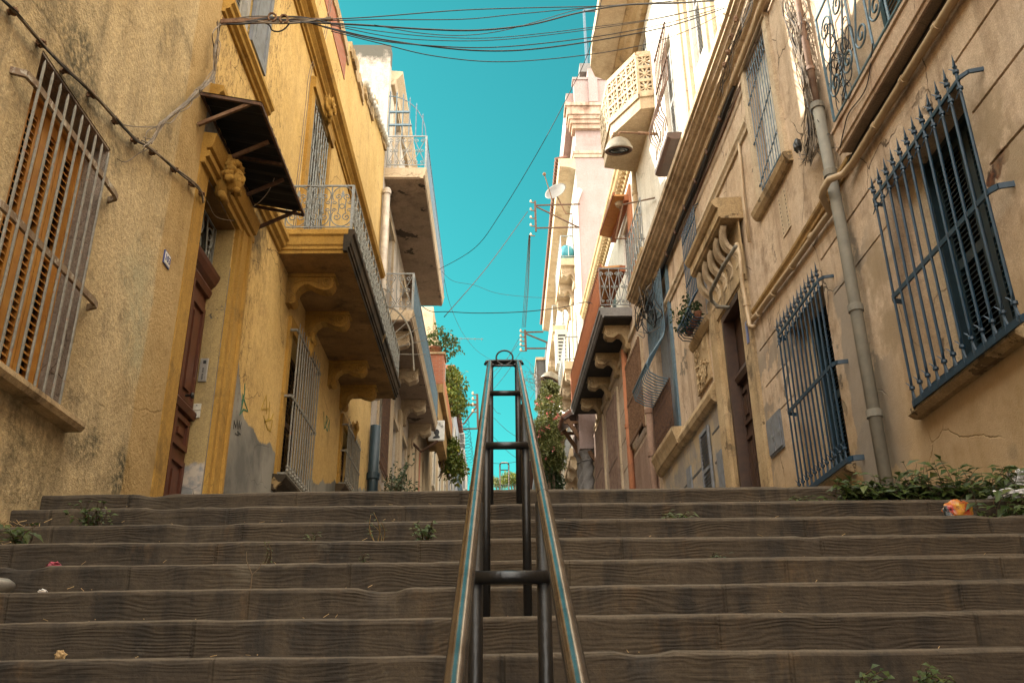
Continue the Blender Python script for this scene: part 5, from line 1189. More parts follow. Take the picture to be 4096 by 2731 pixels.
def small_balcony(b, T, u0, u1, nb, zb, grille=True, ac=False):
    bl = window(b, 'balcony')
    mb = MB(); mb.box(T, u0, u1, zb, zb+.3, 0, nb); mb.build('slab', M['cream'], bl)
    for u in (u0+.3, (u0+u1)/2, u1-.3): console(T, u, zb-.001, nb*.9, .28, .9).build('bracket', M['cream'], bl)
    mb = MB(); rail_run(mb, lambda s, h, n: T(u0+.03, h, s), nb-.03, zb+.4, zb+1.3, .25, .014, 'bar', 1, .04, 4); rail_run(mb, lambda s, h, n: T(u0+s, h, nb-.03), u1-u0, zb+.4, zb+1.3, .3, .014, 'bar', 1, .04, 4); mb.build('railing', M['greyiron'], bl)
    wn = window(b); void(wn, T, u0+.8, u0+1.9, zb+.35, zb+2.7, .005, M['void']); mb = MB(); mb.box(T, u0+.75, u0+1.3, zb+.35, zb+2.7, .01, .06); mb.box(T, u0+1.4, u0+1.95, zb+.35, zb+2.7, .01, .06); mb.build('shutter', M['greywood2'], wn)
small_balcony(c3, TW, 31.2, 34.8, .62, 16.6); small_balcony(c3, TW, 37.6, 44.5, .62, 16.6)
small_balcony(c3, TW, 31.3, 35.2, .6, 12.3); small_balcony(c3, TW, 37.4, 44.5, .6, 12.3)
small_balcony(c3, TW, 31.5, 35.2, .5, 9.0)
ball = thing('beach_ball', 'big blue and yellow ball resting on the highest small balcony of the pink house', 'ball', TW(31.7, 17.0, .3))
MB().blob(TW(31.75, 17.42, .32), .3, .3, .34, 0, 1, 14).build('body', simple('blue glossy ball', (.05,.28,.36), .3, 0, rust=(.5,.5,.1), rust_at=.6, scale=2.2, bump=0), ball, smooth=True)
acn = thing('air_conditioner', 'grey air conditioner hung on the balcony row of the pink apartment house', 'air conditioner', TW(36.2, 14.3, .1))
MB().box(TW, 35.8, 36.7, 14.3, 15.9, .1, .6).build('casing', M['plastic'], acn, bevel=.02); mb = MB()
for k in range(8): mb.box(YP(35.8), 2.48, 2.8, 14.45+.16*k, 14.53+.16*k, .002, .01)
mb.build('vent', M['blackplastic'], acn)
ds = thing('satellite_dish', 'pale satellite dish facing the sky on the pink apartment house balcony', 'satellite dish', (2.0, 33, 18))
dc = onY(1278, 443, 30.5); ax = Vector((-.45, -.80, .35)).normalized()
prof = [(a*.68, b_*.68) for a, b_ in [(.0, 0), (.2, .01), (.4, .045), (.58, .10), (.66, .14), (.665, .15), (.58, .115), (.4, .06), (.2, .025), (0, .015)]]
MB().lathe(dc, prof, ax, 28).build('reflector', M['dish'], ds, smooth=True)
mb = MB(); hb = dc+ax*.1+Vector((-.1, 0, -.55)); ft = dc+ax*.75+Vector((-.15, 0, .2)); mb.tube([hb, ft], .02, 5); mb.blob(ft, .07, .07, .07, 0, 1, 6); mb.tube([dc-Vector((0, 0, .1)), dc+Vector((.35, .1, -.9)), dc+Vector((.8, .1, -.9))], .03, 6); mb.build('arm', M['rust'], ds)

# ================================================================== RIGHT: the grey modern house, the farthest ones
c4 = thing('grey_flat_block', 'distant grey concrete block with boxed balconies behind the bougainvillea', 'apartment block', (2.5, 47, 12))
gb = plaster('shade darkened grey concrete', (.12,.112,.11), (.085,.08,.078), dirt=(.04,.035,.03), dirt_amt=.7, crack=.2)  # grey lowered so the colour itself carries the shade on this block
mb = MB(); mb.box(ID, 2.55, 9, 46.5, 60, 8, 19.9); mb.build('wall', gb, c4)
for z in (13.4, 16.9):
    bl = window(c4, 'balcony'); mb = MB(); mb.box(ID, 2.0, 2.55, 46.8, 49.5, z, z+2.0); mb.build('parapet', gb, bl); mb = MB(); mb.box(ID, 1.95, 2.6, 46.7, 49.6, z+2.001, z+2.15); mb.build('coping', M['cream'], bl)
mb = MB(); mb.box(ID, 2.7, 3.2, 46.4, 46.5, 17.3, 19.2); mb.box(ID, 2.75, 3.3, 46.4, 46.5, 13, 15.8); mb.build('window', M['void'], c4)
c5 = thing('dark_end_house', 'dark low house at the far right end of the street under the bougainvillea', 'house', (2.8, 62, 15))
mb = MB(); mb.box(ID, 2.4, 8, 61, 95, 10, 17.5); mb.build('wall', M['greydark'], c5)
mb = MB(); mb.box(ID, 1.9, 8.2, 60.8, 95.2, 17.501, 17.9); mb.build('roof', M['tile'], c5)
bg_ = thing('bougainvillea', 'large bougainvillea with pink flowers spilling over the street on the right', 'bougainvillea', (2.4, 31, 8))
mb = MB(); sp_ = [((1262, 930), .42, .6, .5), ((1250, 985), .42, .6, .5), ((1268, 1000), .38, .5, .5), ((1256, 1040), .44, .6, .5), ((1275, 1050), .3, .5, .5), ((1262, 895), .26, .4, .3)]
for i, (p, rx, ry, rz) in enumerate(sp_): foliage(mb, onY(p[0], p[1], 29), rx*1.08, ry, rz, 1900, .095, 60+i, .3, .3)
mb.build('leaves', M['boug'], bg_, fix=False)
mb = MB()
for p, rx, ry, rz in (((1265, 1085), .36, .5, .4), ((1278, 1110), .3, .5, .35), ((1240, 1075), .2, .3, .25)): foliage(mb, onY(p[0], p[1], 29.3), rx, ry, rz, 900, .08, 90+p[0], .2, .2)
mb.build('lower_leaves', M['dark_leaf'], bg_, fix=False)
mb = MB()
for (x, y, n_) in ((1262, 912, 18), (1270, 920, 12), (1236, 928, 10), (1260, 950, 8), (1275, 962, 16), (1280, 955, 10), (1247, 985, 14), (1256, 980, 14), (1240, 1000, 5), (1272, 1030, 5), (1255, 1052, 4)):
    mb = MB()
    for k in range(max(3, n_//2)):
        mb.leaf(onY(x+random.gauss(0, 3.0), y+random.gauss(0, 2.5), 28.4), Vector([random.uniform(-1, 1) for _ in 'abc']), Vector((0, 0, 1)), .09, .07)
    mb.build('flower_cluster', M['flower'], bg_, fix=False)
mb = MB()
for k in range(14):
    a = onY(1262+random.uniform(-10, 10), 900, 29); pts = [a]
    for q in range(7): a = a+Vector((-.13-random.uniform(-.12, .1), random.uniform(-.1, .1), random.uniform(-.05, .28))); pts.append(a)
    mb.tube(pts, .010, 4, .003)
    for q in range(3):
        s_ = pts[random.randint(2, 6)]; mb.tube([s_, s_+Vector((random.uniform(-.25, .2), 0, random.uniform(-.4, .1))), s_+Vector((random.uniform(-.4, .3), 0, random.uniform(-.7, .1)))], .005, 3, .002)
for p in ((1262, 1118), (1272, 1118)): mb.tube([onY(p[0], p[1]+10, 29), onY(p[0], 1050, 29), onY(p[0]-5, 960, 29)], .05, 6, .02)
mb.build('branches', M['stem'], bg_)
def small_tree(name, label, c, r, h, seed, mat, n):
    t_ = thing(name, label, 'tree', c-Vector((0, 0, h))); mb = MB()
    for k in range(7):
        q = Vector((math.cos(k*2.4+seed)*r*.55, math.sin(k*2.4)*r*.5, (.25*math.sin(k*1.7+seed))*r)); foliage(mb, c+q, r*.5, r*.5, r*.38, n, .16, seed+k, 0, .25)
    mb.build('crown', mat, t_, fix=False)
    mb = MB(); b0 = c-Vector((0, 0, h)); mb.tube([b0, b0+Vector((.05, 0, h*.5)), c], .12, 7, .05)
    for k in range(5): mb.tube([c-Vector((0, 0, h*.35)), c+Vector((math.cos(k*1.3)*r*.6, math.sin(k*1.3)*r*.6, r*.3))], .05, 5, .012)
    mb.build('trunk', M['stem'], t_)
small_tree('street_tree', 'sunlit yellow green tree at the far top of the street behind the second handrail', onY(1180, 1100, 80), 1.3, 4.0, 3, M['vine'], 420)
small_tree('street_tree', 'darker sparse tree just left of the second handrail at the end of the street', onY(1146, 1106, 84), 1.1, 4.0, 9, M['boug'], 200)

# ================================================================== the handrail on the stairs
def handrail(name, label, ya, yb, yposts, x0, x1, zline, rr, rp, top_y, ring=True, group=None, zf=None, rails_=True, cross=.2):
    zf = zf or ground_z
    h = thing(name, label, 'handrail', ((x0+x1)/2, yposts[0], zf(yposts[0])), group)
    for x in (x0, x1):
        pts = [Vector((x, ya+(yb-ya)*i/12, zline(ya+(yb-ya)*i/12))) for i in range(13)]
        MB().tube(pts+[Vector((x, yb+.03, zline(yb)-.01)), Vector((x, yb+.045, zline(yb)-.05))], rr, 20).build('rail', M['steel'], h, smooth=True)
        j = MB()
        for yy in [ya+(yb-ya)*k/5+.13 for k in range(5)]:
            d = Vector((0, 1, .527)).normalized(); c_ = Vector((x, yy, zline(yy))); j.tube([c_-d*.004, c_+d*.004], rr*1.04, 20)
        j.build('joint', M['steel'], h)
    for y in yposts:
        for x in (x0+.004, x1-.004):
            MB().tube([Vector((x, y, zf(y)-.01)), Vector((x, y, zline(y)-rr*.6))], rp, 14).build('post', M['blackpaint'], h, smooth=True)
        MB().tube([Vector((x0-.012, y-.012, zline(y)-cross)), Vector((x1+.012, y-.012, zline(y)-cross))], rp*.93, 14).build('crossbar', M['blackpaint'], h, smooth=True)
    y = yb; z = zline(y)
    MB().tube([Vector((x0, y+.02, z)), Vector((x0+.02, y+.035, z+.016)), Vector(((x0+x1)/2, y+.045, z+.022)), Vector((x1-.02, y+.035, z+.016)), Vector((x1, y+.02, z))], rr*.8, 12).build('end_bar', M['blackpaint'], h, smooth=True)
    if ring:
        cx = (x0+x1)/2+.004; mb = MB()
        mb.tube([Vector((cx+.052*math.sin(R(a)), y-.005, z+.035+.048*math.cos(R(a)))) for a in range(-172, 173, 8)], .0055, 8)
        mb.tube([Vector((cx-.01, y-.005, z-.012)), Vector((cx-.03, y-.02, z-.022)), Vector((cx-.07, y-.02, z-.026))], .005, 6); mb.tube([Vector((cx+.01, y-.005, z-.012)), Vector((cx+.03, y-.02, z-.022)), Vector((cx+.07, y-.02, z-.026))], .005, 6)
        mb.tube([Vector((x0-.02, y-.03, z-.03)), Vector((x1+.02, y-.03, z-.03))], .007, 6)
        for x in (x0+.02, x1-.02): mb.lathe((x, y-.035, z-.03), [(0, -.015), (.01, -.01), (.01, .01), (0, .015)], Vector((0, 1, 0)), 8)
        mb.build('ring', M['blackpaint'], h, smooth=True)
        MB().tube([Vector((x0-.03, yb-.005, z-.012)), Vector((x0-.02, yb, z+.012)), Vector((x0+.03, yb+.02, z+.024)), Vector((x1-.03, yb+.02, z+.024)), Vector((x1+.02, yb, z+.012)), Vector((x1+.03, yb-.005, z-.012))], .009, 8).build('strap', M['blackpaint'], h, smooth=True)
    return h
handrail('handrail', 'twin steel handrail on black posts up the middle of the stairs, ring at its end', .15, 5.27, (1.0, 2.3, 3.78, 5.24), -.069, .108, lambda y: 2.10-.527*(5.25-y), .0172, .018, 5.2)
h2 = thing('handrail', 'small second handrail arch seen far up the street through the first', 'handrail', (.05, 18, ground_z(18)))
for x in (-.03, .15):
    MB().tube([Vector((x, 18, ground_z(18)-.1)), Vector((x, 18, 4.97))], .016, 10).build('post', M['steel'], h2, smooth=True)
MB().tube([Vector((-.03, 18, 4.97)), Vector((-.015, 18, 5.0)), Vector((.01, 18, 5.015)), Vector((.11, 18, 5.015)), Vector((.135, 18, 5.0)), Vector((.15, 18, 4.97))], .016, 10).build('end_bar', M['steel'], h2, smooth=True)
for z in (4.86, 4.54): MB().tube([Vector((-.03, 18, z)), Vector((.15, 18, z))], .011, 8).build('crossbar', M['blackpaint'], h2)

# ================================================================== awning over the street door
aw = thing('metal_awning', 'dark corrugated metal awning on rusty struts over the left street door', 'awning', LS(8, 5.5, 0))
mb = MB(); cols = 40; A0, A1 = 6.98, 8.98
def awp(u, s): return LS(u, 5.60-.12*s+.012*math.sin(u*2*math.pi/.18), .0+.58*s)
grid = [[awp(A0+(A1-A0)*i/cols, s)+Vector((0, 0, .008*mnoise.noise(Vector((i*.4, s*3, 0))))) for s in (0, .33, .66, 1.0)] for i in range(cols+1)]
vs = [p for r_ in grid for p in r_]; lo = [p-Vector((0, 0, .004)) for p in vs]
mb.add(vs, [(i*4+j, (i+1)*4+j, (i+1)*4+j+1, i*4+j+1) for i in range(cols) for j in range(3)]); mb.build('sheet', M['sheet'], aw, fix=False)
mb = MB(); p = [awp(A0, 0), awp(A0, 1), awp(A1, 1), awp(A1, 0)]
p = [q-Vector((0, 0, .035)) for q in p]
for a, b_ in ((0, 1), (1, 2), (2, 3), (3, 0)): mb.bar(p[a], p[b_], .025, .03)
mb.bar((p[0]+p[3])/2, (p[1]+p[2])/2, .03); mb.build('frame', M['rustdark'], aw)
for u in (7.0, 7.62, 8.3, 8.95):
    MB().bar(LS(u, 5.22, .01), LS(u, 5.47, .5), .028, .035).build('strut', M['rust'] if u < 8 else M['rustdark'], aw)

# number plate, door phone, switches, meter box
ns_ = thing('house_number_plate', 'small white and blue enamel number plate 103 on the stucco corner', 'number plate', LS(6.8, 3.68, .004))
MB().box(LS, 6.72, 6.86, 3.62, 3.74, .002, .012).build('plate', M['blueenamel'], ns_); MB().box(LS, 6.73, 6.85, 3.63, 3.73, .0125, .015).build('face', M['enamel'], ns_)
Lw = Matrix.Translation((XL+.017, 6.79, 3.68)) @ Matrix.Rotation(R(90), 4, 'Z') @ Matrix.Rotation(R(90), 4, 'X')
text('103', .085, M['blueenamel'], ns_, 'number', Lw)
JP = lambda x, z, n: Vector((x, 8.412-n, z))
ip = thing('door_phone', 'silver door phone panel on the door reveal', 'door phone', JP(-3.0, 3.4, 0))
pa = [onY(459, 824, 8.41), onY(482, 824, 8.41), onY(476, 877, 8.41), onY(453, 877, 8.41)]; ix0, ix1 = pa[3].x+.01, pa[1].x-.005; iz0, iz1 = pa[2].z, pa[0].z
MB().box(JP, ix0, ix1, iz0, iz1, .001, .02).build('panel', M['alu'], ip, bevel=.003)
MB().box(JP, ix0+.03, ix1-.02, iz1-.06, iz1-.025, .0205, .023).build('window', M['blackplastic'], ip)
mb = MB()
for k in range(9): z = iz0+.02+.013*k+(0.012 if k > 4 else 0); mb.box(JP, ix0+.03, ix1-.035, z, z+.007, .0205, .022)
mb.build('button_rows', M['blackplastic'], ip)
dx0, dx1 = onY(445, 925, 8.41), onY(459, 942, 8.41)
for k in range(2):
    z = dx0.z-.005-.075*(k+1)
    bb = thing('doorbell', ('upper', 'lower')[k]+' white doorbell switch under the door phone panel', 'doorbell', JP(dx0.x, z, 0), 'doorbells by the left street door')
    MB().box(JP, dx0.x+.005, dx1.x+.01, z, z+.07, .001, .015).build('plate', M['plastic'], bb, bevel=.003); MB().box(JP, dx0.x+.03, dx0.x+.045, z+.045, z+.052, .0155, .018).build('button', M['blackplastic'], bb)
mbx = thing('meter_box', 'grey two doored meter box set in the wall left of the second barred window', 'meter box', RS(10.2, 3.0, .0))
MB().box(RS, 10.02, 10.52, 2.96, 3.42, .001, .02).build('frame', M['greywood'], mbx)
for a in (10.04, 10.285):
    MB().box(RS, a, a+.225, 2.98, 3.40, .021, .035).build('door', M['greywood'], mbx, bevel=.004)
    MB().box(RS, a+.03, a+.05, 3.15, 3.2, .036, .045).build('handle', M['greyiron'], mbx)
sw = thing('street_plate', 'tiny blue enamel plate by the right street door', 'sign', RS(10.7, 4.7, .05)); MB().box(RS, 10.68, 10.76, 4.55, 4.85, .052, .06).build('plate', M['blueenamel'], sw)

# ================================================================== pipes
def pipe(name, label, pts, r, mat, clips=None, group=None, cat='pipe', n=14, jr=1.25):
    p_ = thing(name, label, cat, pts[0], group)
    MB().tube(pts, r, n).build('tube', mat, p_, smooth=True)
    if clips:
        for c_ in clips:
            c_, d = Vector(c_[0]), Vector(c_[1]).normalized()
            MB().tube([c_-d*r*.6, c_+d*r*.6], r*jr, n).build('clip', mat, p_, smooth=False)
    return p_
dp = [RS(7.42, 8.0, .09), RS(7.40, 6.9, .09), RS(7.40, 5.9, .09)]
pipe('drainpipe', 'thin rusty upper drainpipe running up past the sunlit wall into the grey pipe', [RS(7.5, 9.5, .10), RS(7.44, 7.4, .10), RS(7.40, 5.62, .10)], .035, M['brownpipe'], [(RS(7.43, 6.8, .1), (0, 0, 1)), (RS(7.41, 6.2, .1), (0, 0, 1))])
pipe('drainpipe', 'thick grey cement drainpipe running down between the two blue barred windows', [RS(7.40, 5.75, .10), RS(7.34, 4.2, .10), RS(7.34, 1.2, .10)], .055, M['cementpipe'], [(RS(7.37, 4.9, .1), (0, 0, 1)), (RS(7.34, 3.45, .1), (0, 0, 1)), (RS(7.34, 2.45, .1), (0, 0, 1)), (RS(7.40, 5.72, .1), (0, 0, 1))])
cp = [RS(-2, 4.74, .06), RS(3, 4.74, .06), RS(6.95, 4.74, .06), RS(7.12, 4.73, .09), RS(7.2, 4.72, .2), RS(7.32, 4.70, .21), RS(7.42, 4.68, .2), RS(7.5, 4.63, .14), RS(7.62, 4.62, .06), RS(7.8, 4.65, .05), RS(9, 4.71, .05), RS(10.3, 4.75, .05), RS(10.62, 4.77, .06)]
pipe('conduit', 'long beige conduit stepping around the grey drainpipe along the right wall', cp, .034, M['beigepipe'], [(RS(u, 4.74, .06), (0, 1, 0)) for u in (4.6, 5.2, 5.8, 6.4)]+[(RS(u, 4.68+.02*(u-8), .05), (0, 1, 0)) for u in (8.2, 8.9, 9.6, 10.2)])
vp = [onR(1692, 560, .12), onR(1700, 585, .12), onR(1703, 640, .12), onR(1714, 700, .12), onR(1722, 748, .1), onR(1732, 750, .08)]
pipe('conduit', 'beige conduit dropping past the hood end to the door corner', vp, .028, M['beigepipe'], [(vp[2], (0, 0, 1)), (vp[3], (0, 0, 1))])
vp = [onR(1690, 566, .3), onR(1662, 610, .3), onR(1640, 655, .3), onR(1632, 672, .28), onR(1634, 690, .2), onR(1648, 704, .13), onR(1672, 706, .1), onR(1690, 700, -.1)]
pipe('conduit', 'brown and grey conduit bending under the door hood into the doorway', vp, .026, M['cementpipe'], [(vp[1], vp[2]-vp[1]), (vp[2], vp[2]-vp[1]), (vp[5], vp[6]-vp[5])])
vp = [RS(10.15, 7.4, .03), RS(10.2, 6.9, .03), RS(10.25, 6.35, .04), RS(10.2, 5.75, .05)]
pipe('conduit', 'thin beige conduit between the hood and the upper barred window', vp, .02, M['beigepipe'])
pipe('drainpipe', 'white plastic downpipe between the ochre house and the white balcony house', [LS(18.55, 11.95, .12), LS(18.56, 9.5, .12), LS(18.56, 6.6, .12)], .085, M['whitepipe'], [(LS(18.55, 11.85, .12), (0, 0, 1)), (LS(18.56, 9.3, .12), (0, 0, 1))])
pipe('drainpipe', 'dark blue downpipe foot below the white plastic downpipe', [LS(18.56, 6.0, .14), LS(18.56, 3.5, .14)], .11, M['tealwood'], [(LS(18.56, 4.9, .14), (0, 0, 1))])
pipe('drainpipe', 'orange red painted downpipe beside the brown barred window', [RS(19.95, 8.3, .08), RS(19.97, 3, .08)], .075, M['terracotta'], [(RS(19.96, 6.4, .08), (0, 0, 1))])
pipe('drainpipe', 'faded rose downpipe at the joint of the two right hand houses', [RS(17.42, 6.3, .08), RS(17.42, 3, .08)], .075, M['rosedado'], [(RS(17.42, 5.9, .08), (0, 0, 1)), (RS(17.42, 5, .08), (0, 0, 1))])
pipe('drainpipe', 'tall weathered downpipe on the sunlit upper wall beside the plank awnings', [RS(17.35, 13, .05), RS(17.3, 10, .06), RS(17.3, 8.6, .06)], .055, M['stone'], [(RS(17.32, 11, .06), (0, 0, 1)), (RS(17.3, 9.6, .06), (0, 0, 1))])
pipe('drainpipe', 'white corner downpipe running up the tall pink house', [(2.9, PY-.08, 5), (2.9, PY-.08, 18.6), (3.1, PY-.08, 19.2)], .11, M['white'])

# ================================================================== cables and brackets
def smooth_path(pts, n=5):
    P_s = [Vector(p) for p in pts]
    if len(P_s) < 3: return P_s
    out = []
    for i in range(len(P_s)-1):
        p0 = P_s[max(0, i-1)]; p1 = P_s[i]; p2 = P_s[i+1]; p3 = P_s[min(len(P_s)-1, i+2)]
        for k in range(n):
            t_ = k/n; out.append(.5*((2*p1)+(p2-p0)*t_+(2*p0-5*p1+4*p2-p3)*t_*t_+(3*p1-p0-3*p2+p3)*t_**3))
    return out+[P_s[-1]]
def cable(label, pts, r, ya, yb, group, mat='cable', name='overhead_cable'):
    x0_, x1_ = pts[0][0], pts[-1][0]
    ps = [onY(x, y, ya+(yb-ya)*((x-x0_)/(x1_-x0_) if x1_ != x0_ else i/(len(pts)-1))) for i, (x, y) in enumerate(pts)]
    o_ = MB().tube(smooth_path(ps, 6), r, 6).build(name, M[mat], None, smooth=True, fix=False); return tag(o_, label, 'cable', group)
G1 = 'overhead cables crossing the street'
cable('topmost thin overhead cable crossing the sky from the left wall bracket', [(700, 47), (850, 40), (1060, 24), (1240, 18), (1400, 14), (1560, 2), (1660, -8)], 0.0060, 7.3, 9.5, G1)
cable('second thin overhead cable just below the topmost one', [(700, 50), (860, 46), (1060, 45), (1180, 34), (1330, 20), (1480, 8), (1640, 4)], 0.0053, 7.3, 9.5, G1)
cable('thick black cable sagging in the upper sky then rising to the right eave', [(700, 52), (830, 58), (980, 68), (1100, 70), (1220, 57), (1330, 30), (1440, 12), (1560, 8), (1690, -4)], 0.0097, 7.3, 9.5, G1)
cable('cable curling off the thick one and crossing under it mid sky', [(860, 58), (960, 76), (1060, 82), (1150, 72), (1240, 48), (1330, 22), (1420, 12)], 0.0045, 7.3, 9.3, G1)
cable('upper of the two middle thin cables crossing the sky', [(760, 56), (900, 76), (1010, 86), (1120, 88), (1240, 78), (1370, 62), (1500, 44), (1640, 14)], 0.0045, 7.3, 9.5, G1)
cable('lower of the two middle thin cables crossing the sky', [(760, 58), (900, 86), (1020, 94), (1130, 93), (1250, 82), (1400, 62), (1520, 42), (1650, 12)], 0.0045, 7.3, 9.5, G1)
cable('medium cable sagging below the two middle thin ones', [(740, 62), (860, 92), (980, 105), (1110, 110), (1240, 101), (1400, 80), (1540, 52), (1670, 14)], 0.0060, 7.3, 9.5, G1)
cable('second thick black cable, lowest but one over the street', [(700, 50), (770, 68), (860, 88), (980, 106), (1100, 117), (1220, 114), (1380, 92), (1540, 60), (1680, 14)], 0.0083, 7.3, 9.5, G1)
cable('lowest thin overhead cable with the deepest sag', [(760, 72), (880, 102), (990, 128), (1120, 142), (1240, 138), (1380, 122), (1500, 98), (1600, 62), (1680, 20)], 0.0053, 7.3, 9.5, G1)
G2 = 'distant cables high over the street'
cable('long thin cable slanting down the whole sky to the left balconies', [(1384, -10), (1355, 110), (1310, 210), (1235, 350), (1150, 490), (1090, 570), (1008, 619)], .008, 12, 24, G2)
cable('straight dark cable rising from the left balconies to the insulator bracket', [(1020, 728), (1120, 612), (1212, 486)], .014, 26, 30, G2)
cable('slack cable crossing the street below the bracket at the orange railing height', [(966, 700), (990, 715), (1030, 716), (1100, 719), (1200, 716), (1290, 706), (1345, 694), (1372, 704), (1395, 716), (1425, 690)], .011, 22, 20, G2)
cable('thin cable curving from the left eaves down towards the handrail ring', [(1020, 640), (1034, 700), (1060, 760), (1090, 800), (1120, 822), (1148, 835)], .006, 25, 40, G2)
cable('faint wavy cable sagging from the left eaves to the right houses', [(1010, 618), (1040, 645), (1090, 655), (1150, 675), (1260, 684), (1330, 676)], .006, 25, 30, G2)
for k, (xa, ya_, xb, yb_) in enumerate(((1125, 880, 1196, 770), (1128, 900, 1200, 800), (1126, 860, 1190, 790), (1130, 930, 1150, 950), (1131, 1000, 1200, 1060), (1130, 955, 1200, 1010))):
    cable(('steepest of the thin far cables behind the handrail top', 'next thin far cable behind the handrail top', 'third thin far cable behind the handrail top', 'short far cable piece behind the left handrail post', 'far cable falling to the right low behind the posts', 'far cable falling to the right behind the middle crossbar')[k], [(xa, ya_), ((xa+xb)/2, (ya_+yb_)/2+6), (xb, yb_)], .012, 50, 45, G2)
cable('far cable crossing low between the handrail posts', [(1120, 1062), (1160, 1064), (1210, 1055)], .014, 48, 48, G2)
# bundled wires on the left stucco wall
lb = thing('wire_bundle', 'dark bundle of old wires clipped diagonally across the stucco wall', 'wire bundle', LS(5.3, 4.4, .06))
path = [(-30, -30), (30, 22), (95, 95), (150, 157), (210, 212), (265, 272), (310, 318), (350, 345), (400, 385), (440, 418), (462, 440), (468, 462)]
for k in range(6):
    q = [onL(x+random.uniform(-2, 2), y+random.uniform(-4, 4), .045+random.uniform(-.015, .03)) for x, y in path[:(12 if k < 3 else 8)]]
    MB().tube(smooth_path(q, 5), (.010, .007, .006, .006, .005, .004)[k], 5).build('wire', M['cable'] if k % 2 else M['dustycable'], lb, smooth=True, fix=False)
for (x, y) in path[1:11]:
    MB().blob(onL(x, y+5, .03), .03, .03, .022, .4, 3, 6, x).build('clip', M['rust'], lb)
tb = thing('wire_tangle', 'pale tangle of thin wires rising from the bundle past the awning to the iron bracket', 'wire tangle', LS(6.8, 5.2, .05))
tp = [(330, 332), (352, 322), (372, 285), (395, 265), (430, 235), (450, 215), (470, 195), (490, 170), (495, 120), (500, 85), (503, 55)]
for k in range(13):
    j = 4+k*.6
    sub = tp[(k % 3):] if k < 9 else tp[:8]
    q = [onL(x+random.gauss(0, j*.5), y+random.gauss(0, j*.7), .05+random.uniform(0, .08)) for x, y in sub]
    MB().tube(smooth_path(q, 6), random.uniform(.0035, .006), 4).build('wire', M['dustycable'], tb, fix=False)
for pts in ([(270, 283), (300, 290), (335, 292), (372, 290)], [(345, 340), (320, 352), (290, 372), (270, 366)], [(350, 345), (335, 330), (340, 300), (375, 290)], [(465, 440), (480, 470), (500, 500), (550, 508)]):
    MB().tube(smooth_path([onL(x, y, .03) for x, y in pts], 6), .004, 4).build('wire', M['dustycable'], tb, fix=False)
kb = thing('cable_bracket', 'rusty iron cable bracket with curled hooks at the top left wall', 'cable bracket', onY(503, 53, 7.2))
b_a, b_b = onY(500, 52, 7.2), onY(765, 45, 7.35)
mb = MB(); mb.bar(b_a, onY(640, 46, 7.28), .04, .05); mb.tube([onY(640, 47, 7.28), b_b], .016, 6)
for x, y in ((505, 48), (625, 40), (652, 44)): mb.tube([onY(x+9*math.sin(R(a)), y+9*math.cos(R(a)), 7.24) for a in range(0, 330, 25)], .012, 5)
mb.build('arm', M['rust'], kb)
for k in range(7):
    q = [onY(x, y+random.uniform(-8, 8), 7.2+.1*(x-500)/260) for x, y in ((500, 55), (560, 48), (620, 46), (690, 46), (760, 47))]; MB().tube(smooth_path(q, 5), random.uniform(.006, .01), 5).build('wire', M['cable'] if k % 2 else M['dustycable'], kb, fix=False)
MB().tube(smooth_path([onY(x, y, 7.3) for x, y in ((600, 50), (618, 58), (625, 70), (640, 73), (655, 66), (668, 50))], 5), .008, 6).build('wire', M['cable'], kb, fix=False)
dw = thing('wire_run', 'pair of thin wires hanging down the ochre wall beside the balcony french window', 'wire', LS(10.6, 7, .03))
for dx in (0, 5):
    MB().tube(smooth_path([onL(x+dx, y, .03) for x, y in ((760, -20), (742, 90), (712, 160), (702, 240), (695, 300), (686, 380), (680, 435), (676, 500), (672, 530))], 5), .0055, 4).build('wire', M['dustycable'], dw, fix=False)
ww = thing('dangling_wire', 'thin white wire dangling across the dark awning underside', 'wire', LS(8.9, 5.1, .4)); MB().tube(smooth_path([onY(x, y, yy) for x, y, yy in ((640, 380, 8.3), (622, 430, 8.4), (600, 460, 8.5), (578, 478, 8.7), (562, 500, 8.9))], 6), .0045, 4).build('wire', M['whitepipe'], ww, fix=False)
# cable runs under the right cornice
rc = thing('cable_run', 'thick run of black cables clipped under the great cornice of the right house', 'cable run', RS(12, 8, .08))
for k in range(8):
    q = [RS(9.95, 8.02, .07)]+[RS(u, 7.99+random.uniform(-.035, .035), .05+random.uniform(0, .05)) for u in [10.35+1.0*i for i in range(7)]]
    MB().tube(smooth_path(q, 5), random.uniform(.014, .022), 6).build('cable', M['cable'], rc, smooth=True, fix=False)
for i in range(8): MB().tube([RS(10.6+.8*i, 7.94, .1), RS(10.63+.8*i, 8.05, .11)], .026, 6).build('clip', M['rustdark'], rc)
rc2 = thing('cable_run', 'thinner rust brown cable run just below the black cables on the right house', 'cable run', RS(11, 7.8, .05))
for k in range(4):
    q = [RS(u, 7.83+random.uniform(-.025, .025)+.1*max(0, 10.2-u), .035+random.uniform(0, .03)) for u in [9.8+.8*i for i in range(6)]]
    MB().tube(smooth_path(q, 4), random.uniform(.008, .014), 5).build('cable', M['rustdark'] if k % 2 else M['brownpipe'], rc2, smooth=True, fix=False)
rp = thing('conduit', 'fat beige pipe running along the underside of the right cornice', 'pipe', RS(12, 8.07, .12)); MB().tube([RS(u, 8.062, .10) for u in (-4, 0, 4, 9, 12, 16.8)], .034, 12).build('tube', M['beigepipe'], rp, smooth=True)
